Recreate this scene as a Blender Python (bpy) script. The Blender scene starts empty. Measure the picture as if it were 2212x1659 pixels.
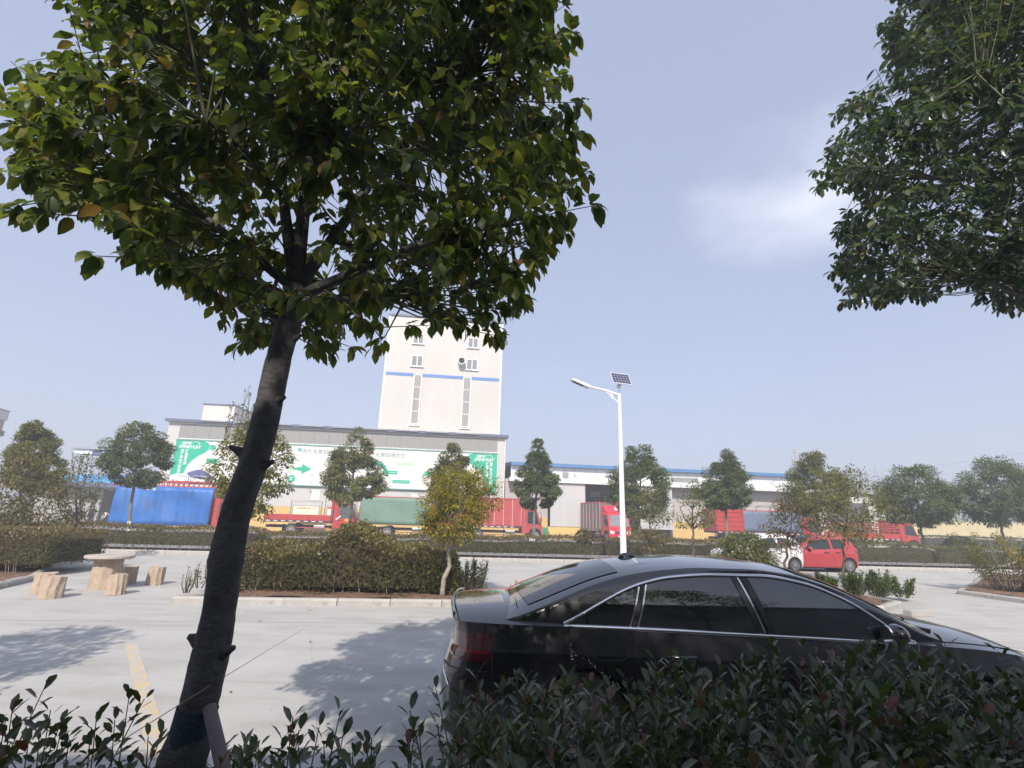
import bpy, bmesh, math, random
import numpy as np
from mathutils import Vector, Matrix
R = math.radians
sc = bpy.context.scene
C = sc.collection
random.seed(7); rng = np.random.default_rng(7)

# ------------------------------------------------------------------ camera, world, sun
F = 1085.0; CX = 1106.0; CY = 829.5; PITCH = R(15.0); ROLL = R(1.8); H = 1.75
cam_d = bpy.data.cameras.new('camera'); cam = bpy.data.objects.new('camera', cam_d); C.objects.link(cam)
cam_d.sensor_width = 36; cam_d.lens = F / 2212 * 36; cam_d.clip_start = 0.05; cam_d.clip_end = 3000
cam.matrix_world = Matrix.Translation((0, 0, H)) @ Matrix.Rotation(R(90) + PITCH, 4, 'X') @ Matrix.Rotation(ROLL, 4, 'Z')
sc.camera = cam
SUN_EL = R(41); SUN_AZ = R(184)      # compass style: direction the sun stands in, from +Y clockwise
world = bpy.data.worlds.new('World'); sc.world = world; world.use_nodes = True
wn = world.node_tree; wn.nodes.clear()
def wnode(t, **k):
    n = wn.nodes.new(t)
    for a, b in k.items(): setattr(n, a, b)
    return n
sky = wnode('ShaderNodeTexSky', sky_type='NISHITA', sun_disc=False, sun_elevation=SUN_EL, sun_rotation=SUN_AZ)
sky.air_density = 1.0; sky.dust_density = 2.5; sky.ozone_density = 1.6; sky.altitude = 20
hs = wnode('ShaderNodeHueSaturation'); hs.inputs['Saturation'].default_value = 0.80; hs.inputs['Value'].default_value = 1.0
hs.inputs['Hue'].default_value = 0.503
wn.links.new(sky.outputs[0], hs.inputs['Color'])
tc = wnode('ShaderNodeTexCoord')
# one soft cloud bank low in the right half plus faint veils elsewhere
mp = wnode('ShaderNodeMapping'); mp.inputs['Scale'].default_value = (1.0, 1.0, 1.7)
wn.links.new(tc.outputs['Generated'], mp.inputs['Vector'])
nz = wnode('ShaderNodeTexNoise'); nz.inputs['Scale'].default_value = 4.5; nz.inputs['Detail'].default_value = 6; nz.inputs['Roughness'].default_value = 0.5
wn.links.new(mp.outputs[0], nz.inputs['Vector'])
cl_dir = Vector((0.475, 0.716, 0.511)).normalized()
dt = wnode('ShaderNodeVectorMath', operation='DISTANCE'); dt.inputs[1].default_value = cl_dir
mpc = wnode('ShaderNodeVectorMath', operation='MULTIPLY'); mpc.inputs[1].default_value = (1, 1, 1.9)
sub = wnode('ShaderNodeVectorMath', operation='SUBTRACT'); sub.inputs[1].default_value = cl_dir
wn.links.new(tc.outputs['Generated'], sub.inputs[0]); wn.links.new(sub.outputs[0], mpc.inputs[0])
ln = wnode('ShaderNodeVectorMath', operation='LENGTH'); wn.links.new(mpc.outputs[0], ln.inputs[0])
m1 = wnode('ShaderNodeMapRange'); m1.inputs['From Min'].default_value = 0.0; m1.inputs['From Max'].default_value = 0.30
m1.inputs['To Min'].default_value = 0.50; m1.inputs['To Max'].default_value = -0.20
wn.links.new(ln.outputs['Value'], m1.inputs['Value'])
ad = wnode('ShaderNodeMath', operation='ADD'); wn.links.new(nz.outputs[0], ad.inputs[0]); wn.links.new(m1.outputs[0], ad.inputs[1])
m2 = wnode('ShaderNodeMapRange', interpolation_type='SMOOTHSTEP'); m2.inputs['From Min'].default_value = 0.45; m2.inputs['From Max'].default_value = 1.15
m2.inputs['To Max'].default_value = 0.85
wn.links.new(ad.outputs[0], m2.inputs['Value'])
mixc = wnode('ShaderNodeMix', data_type='RGBA'); mixc.inputs[7].default_value = (7.6, 7.8, 8.8, 1)
# thin even overcast veil that pales the blue
veil = wnode('ShaderNodeMix', data_type='RGBA'); veil.inputs[0].default_value = 0.5; veil.inputs[7].default_value = (4.6, 5.35, 7.5, 1)
wn.links.new(hs.outputs[0], veil.inputs[6])
wn.links.new(m2.outputs[0], mixc.inputs[0]); wn.links.new(veil.outputs[2], mixc.inputs[6])
bg = wnode('ShaderNodeBackground'); bg.inputs['Strength'].default_value = 0.10
wn.links.new(mixc.outputs[2], bg.inputs['Color'])
wo = wnode('ShaderNodeOutputWorld'); wn.links.new(bg.outputs[0], wo.inputs['Surface'])
sun_d = bpy.data.lights.new('sun', 'SUN'); sun = bpy.data.objects.new('sun', sun_d); C.objects.link(sun)
sun_d.energy = 4.2; sun_d.angle = R(0.6); sun_d.color = (1.0, 0.91, 0.80)
sdir = Vector((math.sin(SUN_AZ) * math.cos(SUN_EL), math.cos(SUN_AZ) * math.cos(SUN_EL), math.sin(SUN_EL)))
sun.rotation_euler = sdir.to_track_quat('Z', 'Y').to_euler(); sun.location = sdir * 60
sc.view_settings.view_transform = 'Standard'; sc.view_settings.look = 'None'
sc.view_settings.exposure = 0.5; sc.view_settings.gamma = 1.0; sc.view_settings.use_curve_mapping = False
sc.cycles.max_bounces = 6; sc.cycles.transparent_max_bounces = 6

HAZE = 0.0036
# ------------------------------------------------------------------ surveying helpers
SA = R(6.5)                       # the yard, the road and the factory run 6.5 degrees off the view axis
SC, SS = math.cos(SA), math.sin(SA)
def W(s, t, z=0.0): return Vector((s * SC - t * SS, s * SS + t * SC, z))
def ray(x, y):
    u = (x - CX) / F; v = -(y - CY) / F
    c, s = math.cos(ROLL), math.sin(ROLL)
    a = u * c - v * s; b = u * s + v * c
    return (a, math.cos(PITCH) - b * math.sin(PITCH), math.sin(PITCH) + b * math.cos(PITCH))
def ST(x, y, t):                  # measured point of the photograph -> (s, z) on the vertical plane t
    r = ray(x, y); k = t / (-r[0] * SS + r[1] * SC)
    return ((r[0] * SC + r[1] * SS) * k, H + r[2] * k)
def SG(x, y):                     # ground point -> (s, t)
    r = ray(x, y); k = -H / r[2]
    return ((r[0] * SC + r[1] * SS) * k, (-r[0] * SS + r[1] * SC) * k)
def SX(x, t, z=0.0):              # s of column x for height z on plane t
    y = 1110.0
    for _ in range(8):
        s, zz = ST(x, y, t); y += (zz - z) * F / t * 0.95
    return s
def PY(x, y, Y):
    r = ray(x, y); k = Y / r[1]; return Vector((r[0] * k, Y, H + r[2] * k))

# ------------------------------------------------------------------ materials
MATS = {}
def mat(name, col, rough=0.6, metal=0.0, var=0.12, scale=4.0, bump=0.0, bscale=30.0, spec=0.5, coat=0.0, stretch=None, dirt=None, emis=None):
    if name in MATS: return MATS[name]
    m = bpy.data.materials.new(name); m.use_nodes = True; nt = m.node_tree; p = nt.nodes['Principled BSDF']
    p.inputs['Roughness'].default_value = rough; p.inputs['Metallic'].default_value = metal
    p.inputs['Specular IOR Level'].default_value = spec; p.inputs['Coat Weight'].default_value = coat; p.inputs['Coat Roughness'].default_value = 0.03
    t = nt.nodes.new('ShaderNodeTexCoord'); mpg = nt.nodes.new('ShaderNodeMapping'); nt.links.new(t.outputs['Object'], mpg.inputs['Vector'])
    if stretch: mpg.inputs['Scale'].default_value = stretch
    n = nt.nodes.new('ShaderNodeTexNoise'); n.inputs['Scale'].default_value = scale; n.inputs['Detail'].default_value = 6; n.inputs['Roughness'].default_value = 0.6
    nt.links.new(mpg.outputs[0], n.inputs['Vector'])
    r = nt.nodes.new('ShaderNodeValToRGB'); e = r.color_ramp.elements
    e[0].position = 0.3; e[1].position = 0.72
    e[0].color = [c * (1 - var) for c in col] + [1]; e[1].color = [min(1, c * (1 + var)) for c in col] + [1]
    nt.links.new(n.outputs[0], r.inputs[0]); out = r.outputs[0]
    if dirt:
        dcol, dsc, dlo, dhi = dirt
        n2 = nt.nodes.new('ShaderNodeTexNoise'); n2.inputs['Scale'].default_value = dsc; n2.inputs['Detail'].default_value = 8; n2.inputs['Roughness'].default_value = 0.65
        nt.links.new(mpg.outputs[0], n2.inputs['Vector'])
        mr = nt.nodes.new('ShaderNodeMapRange'); mr.inputs['From Min'].default_value = dlo; mr.inputs['From Max'].default_value = dhi; nt.links.new(n2.outputs[0], mr.inputs[0])
        mx = nt.nodes.new('ShaderNodeMix'); mx.data_type = 'RGBA'; mx.inputs[7].default_value = list(dcol) + [1]
        nt.links.new(mr.outputs[0], mx.inputs[0]); nt.links.new(out, mx.inputs[6]); out = mx.outputs[2]
    nt.links.new(out, p.inputs['Base Color'])
    if bump:
        nb = nt.nodes.new('ShaderNodeTexNoise'); nb.inputs['Scale'].default_value = bscale; nb.inputs['Detail'].default_value = 5
        nt.links.new(mpg.outputs[0], nb.inputs['Vector'])
        b = nt.nodes.new('ShaderNodeBump'); b.inputs['Strength'].default_value = bump; b.inputs['Distance'].default_value = 0.02
        nt.links.new(nb.outputs[0], b.inputs['Height']); nt.links.new(b.outputs[0], p.inputs['Normal'])
    MATS[name] = m; return m
def leafmat(name, cols, trans=0.35, rough=0.42, spec=0.4):
    if name in MATS: return MATS[name]
    m = bpy.data.materials.new(name); m.use_nodes = True; nt = m.node_tree; p = nt.nodes['Principled BSDF']; o = nt.nodes['Material Output']
    g = nt.nodes.new('ShaderNodeNewGeometry'); oi = nt.nodes.new('ShaderNodeObjectInfo')
    ad = nt.nodes.new('ShaderNodeMath'); ad.operation = 'ADD'; fr = nt.nodes.new('ShaderNodeMath'); fr.operation = 'FRACT'
    nt.links.new(g.outputs['Random Per Island'], ad.inputs[0]); nt.links.new(oi.outputs['Random'], ad.inputs[1]); nt.links.new(ad.outputs[0], fr.inputs[0])
    r = nt.nodes.new('ShaderNodeValToRGB'); e = r.color_ramp.elements
    while len(e) < len(cols): e.new(0.5)
    for i, (ps, c) in enumerate(cols): e[i].position = ps; e[i].color = list(c) + [1]
    nt.links.new(fr.outputs[0], r.inputs[0]); nt.links.new(r.outputs[0], p.inputs['Base Color'])
    p.inputs['Roughness'].default_value = rough; p.inputs['Specular IOR Level'].default_value = spec
    tr = nt.nodes.new('ShaderNodeBsdfTranslucent'); mc = nt.nodes.new('ShaderNodeMix'); mc.data_type = 'RGBA'; mc.blend_type = 'MULTIPLY'
    mc.inputs[0].default_value = 1; mc.inputs[7].default_value = (1.7, 1.9, 0.7, 1)
    nt.links.new(r.outputs[0], mc.inputs[6]); nt.links.new(mc.outputs[2], tr.inputs['Color'])
    mx = nt.nodes.new('ShaderNodeMixShader'); mx.inputs[0].default_value = trans
    nt.links.new(p.outputs[0], mx.inputs[1]); nt.links.new(tr.outputs[0], mx.inputs[2]); nt.links.new(mx.outputs[0], o.inputs['Surface'])
    MATS[name] = m; return m
def ribmat(name, col, pitch=0.25, rough=0.5, depth=0.35, var=0.05):
    m = mat(name, col, rough=rough, var=var, scale=0.6, stretch=(1, 1, 0.25)); nt = m.node_tree; p = nt.nodes['Principled BSDF']
    if m.get('ribbed'): return m
    m['ribbed'] = 1
    t = nt.nodes.new('ShaderNodeTexCoord'); w = nt.nodes.new('ShaderNodeTexWave'); w.wave_type = 'BANDS'; w.bands_direction = 'X'
    w.inputs['Scale'].default_value = 1 / pitch * 0.314; nt.links.new(t.outputs['Object'], w.inputs['Vector'])
    b = nt.nodes.new('ShaderNodeBump'); b.inputs['Strength'].default_value = depth; b.inputs['Distance'].default_value = 0.03
    nt.links.new(w.outputs['Fac'], b.inputs['Height']); nt.links.new(b.outputs[0], p.inputs['Normal']); return m

# ------------------------------------------------------------------ mesh helpers
class MB:
    def __init__(self): self.v = []; self.f = []
    def add(self, vs, fs):
        o = len(self.v); self.v += [tuple(x) for x in vs]; self.f += [tuple(i + o for i in f) for f in fs]; return self
    def box(self, x0, x1, y0, y1, z0, z1, M=None):
        vs = [(x0,y0,z0),(x1,y0,z0),(x1,y1,z0),(x0,y1,z0),(x0,y0,z1),(x1,y0,z1),(x1,y1,z1),(x0,y1,z1)]
        if M is not None: vs = [M @ Vector(v) for v in vs]
        return self.add(vs, [(0,3,2,1),(4,5,6,7),(0,1,5,4),(1,2,6,5),(2,3,7,6),(3,0,4,7)])
    def prism(self, poly, a, b, axis='y'):
        n = len(poly)
        def p(u, w, d): return {'y': (u, d, w), 'x': (d, u, w), 'z': (u, w, d)}[axis]
        vs = [p(u, w, a) for u, w in poly] + [p(u, w, b) for u, w in poly]
        return self.add(vs, [tuple(range(n)), tuple(range(2*n-1, n-1, -1))] + [(i, i+n, (i+1) % n + n, (i+1) % n) for i in range(n)])
    def tube(self, pts, r, n=8, cap=True):
        pts = [Vector(p) for p in pts]; m = len(pts); rs = r if isinstance(r, (list, tuple)) else [r] * m
        vs = []; up = None
        for i, p in enumerate(pts):
            d = (pts[min(i+1, m-1)] - pts[max(i-1, 0)]); d = d.normalized() if d.length > 1e-9 else Vector((0, 0, 1))
            if up is None: up = Vector((0, 0, 1)) if abs(d.z) < 0.9 else Vector((1, 0, 0))
            a = d.cross(up).normalized(); b = a.cross(d).normalized(); up = b
            for k in range(n):
                t = 2 * math.pi * k / n; vs.append(p + (a * math.cos(t) + b * math.sin(t)) * rs[i])
        fs = [(i*n+k, i*n+(k+1) % n, (i+1)*n+(k+1) % n, (i+1)*n+k) for i in range(m-1) for k in range(n)]
        if cap: fs += [tuple(range(n-1, -1, -1)), tuple((m-1)*n+k for k in range(n))]
        return self.add(vs, fs)
    def lathe(self, prof, c=(0,0,0), axis='z', n=20, cap=True):
        vs = []
        for r, h in prof:
            for k in range(n):
                t = 2*math.pi*k/n; a, b = r*math.cos(t), r*math.sin(t)
                q = {'z': (a, b, h), 'y': (a, h, b), 'x': (h, a, b)}[axis]; vs.append((q[0]+c[0], q[1]+c[1], q[2]+c[2]))
        m = len(prof)
        fs = [(i*n+k, i*n+(k+1) % n, (i+1)*n+(k+1) % n, (i+1)*n+k) for i in range(m-1) for k in range(n)]
        if cap: fs += [tuple(range(n-1, -1, -1)), tuple((m-1)*n+k for k in range(n))]
        return self.add(vs, fs)
    def grid(self, P):
        nu, nv = len(P), len(P[0]); o = [q for row in P for q in row]
        return self.add(o, [(i*nv+j, (i+1)*nv+j, (i+1)*nv+j+1, i*nv+j+1) for i in range(nu-1) for j in range(nv-1)])
    def build(self, name, m, parent=None, smooth=False, bevel=0.0, loc=None, solid=0.0, angle=0.6):
        me = bpy.data.meshes.new(name); me.from_pydata(self.v, [], self.f); me.validate(); me.update()
        bm = bmesh.new(); bm.from_mesh(me); bmesh.ops.recalc_face_normals(bm, faces=bm.faces); bm.to_mesh(me); bm.free()
        o = bpy.data.objects.new(name, me); C.objects.link(o)
        if m: me.materials.append(m)
        if smooth:
            me.shade_smooth() if hasattr(me, 'shade_smooth') else None
            if smooth != 'all':
                try: me.set_sharp_from_angle(angle=angle)
                except Exception: pass
        if solid:
            s = o.modifiers.new('solid', 'SOLIDIFY'); s.thickness = solid; s.offset = 0
        if bevel:
            b = o.modifiers.new('bevel', 'BEVEL'); b.width = bevel; b.segments = 2; b.limit_method = 'ANGLE'; b.angle_limit = 0.7
        if parent: o.parent = parent
        if loc is not None: o.location = loc
        return o
def tag(o, label=None, cat=None, group=None, kind=None):
    if label: o['label'] = label
    if cat: o['category'] = cat
    if group: o['group'] = group
    if kind: o['kind'] = kind
    return o
def thing(name, label, cat, loc=(0,0,0), rz=0.0, group=None):
    o = bpy.data.objects.new(name, None); C.objects.link(o); o.location = loc; o.rotation_euler = (0, 0, rz)
    o.empty_display_size = 0.2
    return tag(o, label, cat, group)
def share(o, name, parent, M):
    c = bpy.data.objects.new(name, o.data); C.objects.link(c); c.parent = parent; c.matrix_local = M; return c
def copy_tree(o, parent=None):
    c = o.copy(); C.objects.link(c)
    if parent: c.parent = parent
    for ch in list(o.children): copy_tree(ch, c)
    return c
def text_obj(txt, size, m, parent, M, ext=0.006, name='lettering', bold=0.0, shear=0.0, align='CENTER'):
    cu = bpy.data.curves.new('t', 'FONT'); cu.body = txt; cu.size = size; cu.extrude = ext; cu.offset = bold; cu.shear = shear
    cu.align_x = align; cu.align_y = 'CENTER'; cu.resolution_u = 2
    to = bpy.data.objects.new('t', cu); C.objects.link(to)
    dg = bpy.context.evaluated_depsgraph_get(); me = bpy.data.meshes.new_from_object(to.evaluated_get(dg))
    bpy.data.objects.remove(to); me.materials.clear(); me.materials.append(m)
    o = bpy.data.objects.new(name, me); C.objects.link(o); o.parent = parent; o.matrix_local = M; return o
FACE = Matrix.Rotation(R(90), 4, 'X')      # text standing upright, facing -Y of its parent

def pchip(xs, ys):
    xs = np.array(xs, float); ys = np.array(ys, float); h = np.diff(xs); d = np.diff(ys) / h
    m = np.zeros(len(xs)); m[0] = d[0]; m[-1] = d[-1]
    for i in range(1, len(xs)-1):
        if d[i-1]*d[i] > 0:
            w1 = 2*h[i]+h[i-1]; w2 = h[i]+2*h[i-1]; m[i] = (w1+w2)/(w1/d[i-1]+w2/d[i])
    def f(x):
        x = min(max(x, xs[0]), xs[-1]); i = int(min(np.searchsorted(xs, x, 'right')-1, len(xs)-2)); t = (x-xs[i])/h[i]
        return float((1+2*t)*(1-t)**2*ys[i] + t*(1-t)**2*h[i]*m[i] + t*t*(3-2*t)*ys[i+1] + t*t*(t-1)*h[i]*m[i+1])
    return f

# ------------------------------------------------------------------ foliage helpers
# templates: x along the leaf, y across, z up; (verts, quads/tris)
LEAF_BIG = (np.array([(0,0,0),(.16,.17,.035),(.16,-.17,.035),(.16,0,0),(.48,.27,.03),(.48,-.27,.03),(.48,0,-.03),(.78,.16,-.06),(.78,-.16,-.06),(.78,0,-.11),(1.0,0,-.26)]),
            [(0,3,1),(0,2,3),(1,3,6,4),(3,2,5,6),(4,6,9,7),(6,5,8,9),(7,9,10),(9,8,10)])
LEAF_OVAL = (np.array([(0,0,0),(.3,.18,.045),(.3,-.18,.045),(.3,0,0),(.70,.21,.03),(.70,-.21,.03),(.70,0,-.025),(1.0,0,-.09)]),
             [(0,3,1),(0,2,3),(1,3,6,4),(3,2,5,6),(4,6,7),(6,5,7)])
LEAF_SML = (np.array([(0,0,0),(.45,.27,.06),(.45,-.27,.06),(1.0,0,-.10)]), [(0,2,1),(1,2,3)])
def frames(d, up):
    d = d / np.linalg.norm(d, axis=1, keepdims=True)
    y = np.cross(up, d); y /= np.linalg.norm(y, axis=1, keepdims=True) + 1e-9
    z = np.cross(d, y); return d, y, z
def rand_dirs(n):
    v = rng.normal(size=(n, 3)); return v / np.linalg.norm(v, axis=1, keepdims=True)
def leaves(name, pos, d, up, size, tmpl, m, parent=None, stuff=True, origin=(0,0,0)):
    tv, tf = tmpl; n = len(pos); k = len(tv)
    x, y, z = frames(d, up)
    size = np.broadcast_to(np.asarray(size, float), (n,))[:, None, None]
    V = pos[:, None, :] + size * (tv[None, :, 0:1]*x[:, None, :] + tv[None, :, 1:2]*y[:, None, :] + tv[None, :, 2:3]*z[:, None, :])
    V = V.reshape(-1, 3) - np.array(origin)
    ls = [len(f) for f in tf]; idx = np.concatenate([np.array(f) for f in tf])
    loops = (idx[None, :] + (np.arange(n)*k)[:, None]).ravel(); tot = np.tile(ls, n); st = np.concatenate([[0], np.cumsum(tot)[:-1]])
    me = bpy.data.meshes.new(name); me.vertices.add(len(V)); me.vertices.foreach_set('co', V.astype(np.float32).ravel())
    me.loops.add(len(loops)); me.loops.foreach_set('vertex_index', loops.astype(np.int32))
    me.polygons.add(len(tot)); me.polygons.foreach_set('loop_start', st.astype(np.int32)); me.polygons.foreach_set('loop_total', tot.astype(np.int32))
    me.update(calc_edges=True); me.validate(); me.materials.append(m)
    o = bpy.data.objects.new(name, me); C.objects.link(o)
    if parent: o.parent = parent
    if stuff: o['kind'] = 'stuff'
    return o
def single_leaves(parent, pos, d, up, size, tmpl, m, origin):
    tv, tf = tmpl; me = bpy.data.meshes.new('leaf'); me.from_pydata([tuple(v) for v in tv], [], tf); me.materials.append(m)
    for p in me.polygons: p.use_smooth = True
    x, y, z = frames(d, up)
    for i in range(len(pos)):
        o = bpy.data.objects.new('leaf', me); C.objects.link(o); o.parent = parent; s = float(size[i])
        Mx = Matrix(((x[i][0]*s, y[i][0]*s, z[i][0]*s, pos[i][0]-origin[0]), (x[i][1]*s, y[i][1]*s, z[i][1]*s, pos[i][1]-origin[1]), (x[i][2]*s, y[i][2]*s, z[i][2]*s, pos[i][2]-origin[2]), (0,0,0,1)))
        o.matrix_local = Mx
def cam_score(pos, size):
    p = pos - np.array([0, 0, H]); zc = p[:,1]*math.cos(PITCH) + p[:,2]*math.sin(PITCH); b = -p[:,1]*math.sin(PITCH) + p[:,2]*math.cos(PITCH)
    u = p[:,0]/np.maximum(zc, .05)*F; v = b/np.maximum(zc, .05)*F
    ok = (zc > .2) & (np.abs(u) < 1100) & (np.abs(v) < 820)
    return np.where(ok, size/np.maximum(zc, .05), 0)

# colours are real-world albedos
M_BARK = mat('bark', (.10,.085,.07), .85, var=.35, scale=9, bump=.6, bscale=25, stretch=(1,1,.5))
M_BARK_D = mat('bark_dark', (.085,.08,.083), .8, var=.3, scale=14, bump=.35, bscale=45, stretch=(1,1,1.5), dirt=((.10,.10,.095), 7, .58, .75))
M_BARK_L = mat('bark_pale', (.30,.27,.22), .85, var=.3, scale=9, bump=.5)
M_LIME = mat('limewash', (.60,.62,.58), .9, var=.15)
M_TWIG = mat('twig', (.10,.11,.05), .7, var=.2)
L_NEAR = leafmat('leaf_camphor', [(0,(.05,.075,.03)),(.35,(.08,.11,.036)),(.7,(.135,.16,.042)),(.95,(.22,.21,.05)),(1,(.22,.12,.06))], trans=.42, rough=.42, spec=.35)
L_RIGHT = leafmat('leaf_glossy', [(0,(.035,.062,.038)),(.55,(.055,.088,.05)),(.85,(.09,.12,.065)),(1,(.16,.15,.08))], trans=.25, rough=.3, spec=.5)
L_ROW = leafmat('leaf_row', [(0,(.09,.105,.038)),(.5,(.16,.17,.058)),(.85,(.22,.22,.075)),(1,(.25,.21,.09))], trans=.32)
L_ROW2 = leafmat('leaf_row_cool', [(0,(.065,.095,.042)),(.5,(.115,.148,.06)),(.85,(.165,.19,.078)),(1,(.20,.19,.09))], trans=.32)
L_OLIVE = leafmat('leaf_olive', [(0,(.07,.085,.03)),(.4,(.12,.13,.04)),(.8,(.18,.18,.05)),(1,(.25,.19,.07))], trans=.35)
L_YEL = leafmat('leaf_yellow', [(0,(.15,.14,.025)),(.4,(.27,.23,.035)),(.8,(.40,.32,.045)),(1,(.30,.19,.05))], trans=.4)
L_BROWN = leafmat('leaf_brown', [(0,(.10,.075,.045)),(.4,(.16,.12,.065)),(.7,(.14,.13,.055)),(1,(.22,.14,.085))], trans=.3)
L_HEDGE = leafmat('leaf_hedge', [(0,(.07,.078,.028)),(.5,(.125,.13,.04)),(.85,(.18,.175,.06)),(1,(.25,.20,.10))], trans=.28)
L_HEDGER = leafmat('leaf_hedge_red', [(0,(.13,.085,.05)),(.4,(.20,.11,.07)),(.7,(.14,.12,.05)),(1,(.28,.13,.09))], trans=.28)
L_PHOT = leafmat('leaf_photinia', [(0,(.032,.05,.02)),(.5,(.052,.075,.028)),(.85,(.075,.098,.034)),(.96,(.11,.055,.04)),(1,(.15,.045,.045))], trans=.22, rough=.3, spec=.5)
L_SHRUB = leafmat('leaf_shrub', [(0,(.06,.09,.02)),(.5,(.10,.14,.035)),(1,(.17,.20,.06))], trans=.35)
L_DARK = leafmat('leaf_dark', [(0,(.03,.045,.015)),(1,(.05,.07,.025))], trans=.2)
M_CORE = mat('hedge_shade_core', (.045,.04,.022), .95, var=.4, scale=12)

def crown_tree(name, label, s, t, z0, z1, prof, R0, lm, group=None, n_cl=70, per=75, ls=.09, trunk_r=.07, seed=0, bark=M_BARK, cat='tree', lean=(0,0), lime=0.0, depth=1.0, shoots=0, tmpl=LEAF_SML, droop=.35, shell=.5, lm2=None, fork=None, clump=.30, off=0.0, white_m=None, shoot_dx=None):
    """trunk from the ground, limbs into the crown, crown of leaf clumps inside a height/radius profile"""
    global rng
    keep = rng; rng = np.random.default_rng(seed+100); rd = random.Random(seed)
    root = thing(name, label, cat, W(s, t), SA, group)
    ph = [p[0] for p in prof]; pr = [p[1] for p in prof]
    cx, cy = lean
    hh = rng.random(n_cl*6); rr = np.interp(hh, ph, pr); ok = rng.random(n_cl*6)*max(pr) < rr; hh = hh[ok][:n_cl]; rr = rr[ok][:n_cl]
    a = rng.random(len(hh))*2*math.pi; q = shell + (1-shell)*rng.random(len(hh))**.6
    lump = 1 + .10*np.sin(a*3+seed) + .08*np.sin(a*5+hh*9+seed)
    cz = z0 + hh*(z1-z0)
    cc = np.stack([off + cx*cz/z1 + np.cos(a)*rr*R0*q*lump, cy*cz/z1 + np.sin(a)*rr*R0*q*lump*depth, cz], 1)
    # limbs
    mb = MB(); tz = z0 + .12*(z1-z0)
    wob = [rd.uniform(-.04, .04) for _ in range(8)]
    tp = [(off*min(1, k/4)+cx*(k/6)*tz/z1*1.0+wob[k]*(k > 0), cy*(k/6)*tz/z1+wob[-k-1]*(k > 0), tz*k/6) for k in range(7)]
    tops = z0 + .8*(z1-z0)
    tp2 = tp + [(off+cx*.8+rd.uniform(-.05,.05), cy*.8, (tz+tops)/2), (off+cx*.9, cy*.9, tops)]
    if fork:
        mb.tube(tp, [trunk_r*1.25]+[trunk_r*(1-.05*k) for k in range(1,7)], 10)
        for (fx, fy, fz) in fork:
            e = Vector(tp[-1]); g = Vector((e.x+fx, e.y+fy, e.z+fz)); mid = (e+g)/2 + Vector((fx*.15, 0, -.08*fz))
            mb.tube([e-Vector((0,0,.05)), mid, g], [trunk_r*.65, trunk_r*.45, trunk_r*.2], 7)
    else:
        mb.tube(tp2, [trunk_r*1.25]+[trunk_r*(1-.05*k) for k in range(1,7)]+[trunk_r*.45, trunk_r*.15], 10)
    ob = mb.build('trunk', bark, root, smooth='all')
    if lime:
        MB().tube([tp[0], tp[1], tp[2]], [trunk_r*1.32, trunk_r*1.08, trunk_r*1.0], 12).build('trunk_paint', white_m or M_LIME, root, smooth='all')
    bb = MB()
    for i in range(min(26, len(cc))):
        c = Vector(cc[i]); st = Vector((off+cx*.5, cy*.5, max(tz*.93, min(c.z-.35*abs(c.x)-.2, tops))))
        if c.z < tz: st.z = tz
        bb.tube([st, (st+c)/2+Vector((0,0,.06)), c], [trunk_r*.32, trunk_r*.2, .006], 5, cap=False)
    P=[]; D=[]
    for i in range(len(cc)):
        r = R0*clump*rd.uniform(.7, 1.25); n = int(per*rd.uniform(.7, 1.3)); v = rand_dirs(n); v[:,2] *= .75
        P.append(cc[i] + v*r*(.45+.55*rng.random((n,1)))); out = cc[i]-np.array([off,0,(z0+z1)/2]); out /= np.linalg.norm(out)+1e-6
        D.append(v*.8 + out*.5 + rand_dirs(n)*.5 - np.array([0,0,droop]))
    for k in range(shoots):
        a0 = rd.uniform(0, 6.28); b = Vector((off+cx*.8+(shoot_dx or 0)+math.cos(a0)*R0*.35, math.sin(a0)*R0*.3, z0+.75*(z1-z0))); L = rd.uniform(.2,.4)*(z1-z0)*(1.75 if shoot_dx else 1)
        e = b + Vector((rd.uniform(-.12,.12), rd.uniform(-.1,.1), 1))*L; bb.tube([b, e], [.012, .004], 4, cap=False)
        n = 26; u = rng.random((n,1)); P.append(np.array(b)+(np.array(e)-np.array(b))*u + rand_dirs(n)*.035); D.append(rand_dirs(n)+np.array([0,0,.2]))
    bb.build('branches', bark, root, smooth='all')
    P = np.concatenate(P); D = np.concatenate(D); keepm = P[:,2] > z0*.82
    P = P[keepm]; D = D[keepm]; n = len(P); up = rand_dirs(n)*.5 + np.array([0,0,1.0]); sz = ls*(.7+.6*rng.random(n))
    if lm2:
        # two kinds of foliage colour: young growth nearer the tips
        k = rng.random(n) < lm2[1]; leaves('crown_tips', P[k], D[k], up[k], sz[k], tmpl, lm2[0], root); P, D, up, sz = P[~k], D[~k], up[~k], sz[~k]
    leaves('crown', P, D, up, sz, tmpl, lm, root)
    rng = keep
    return root

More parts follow.
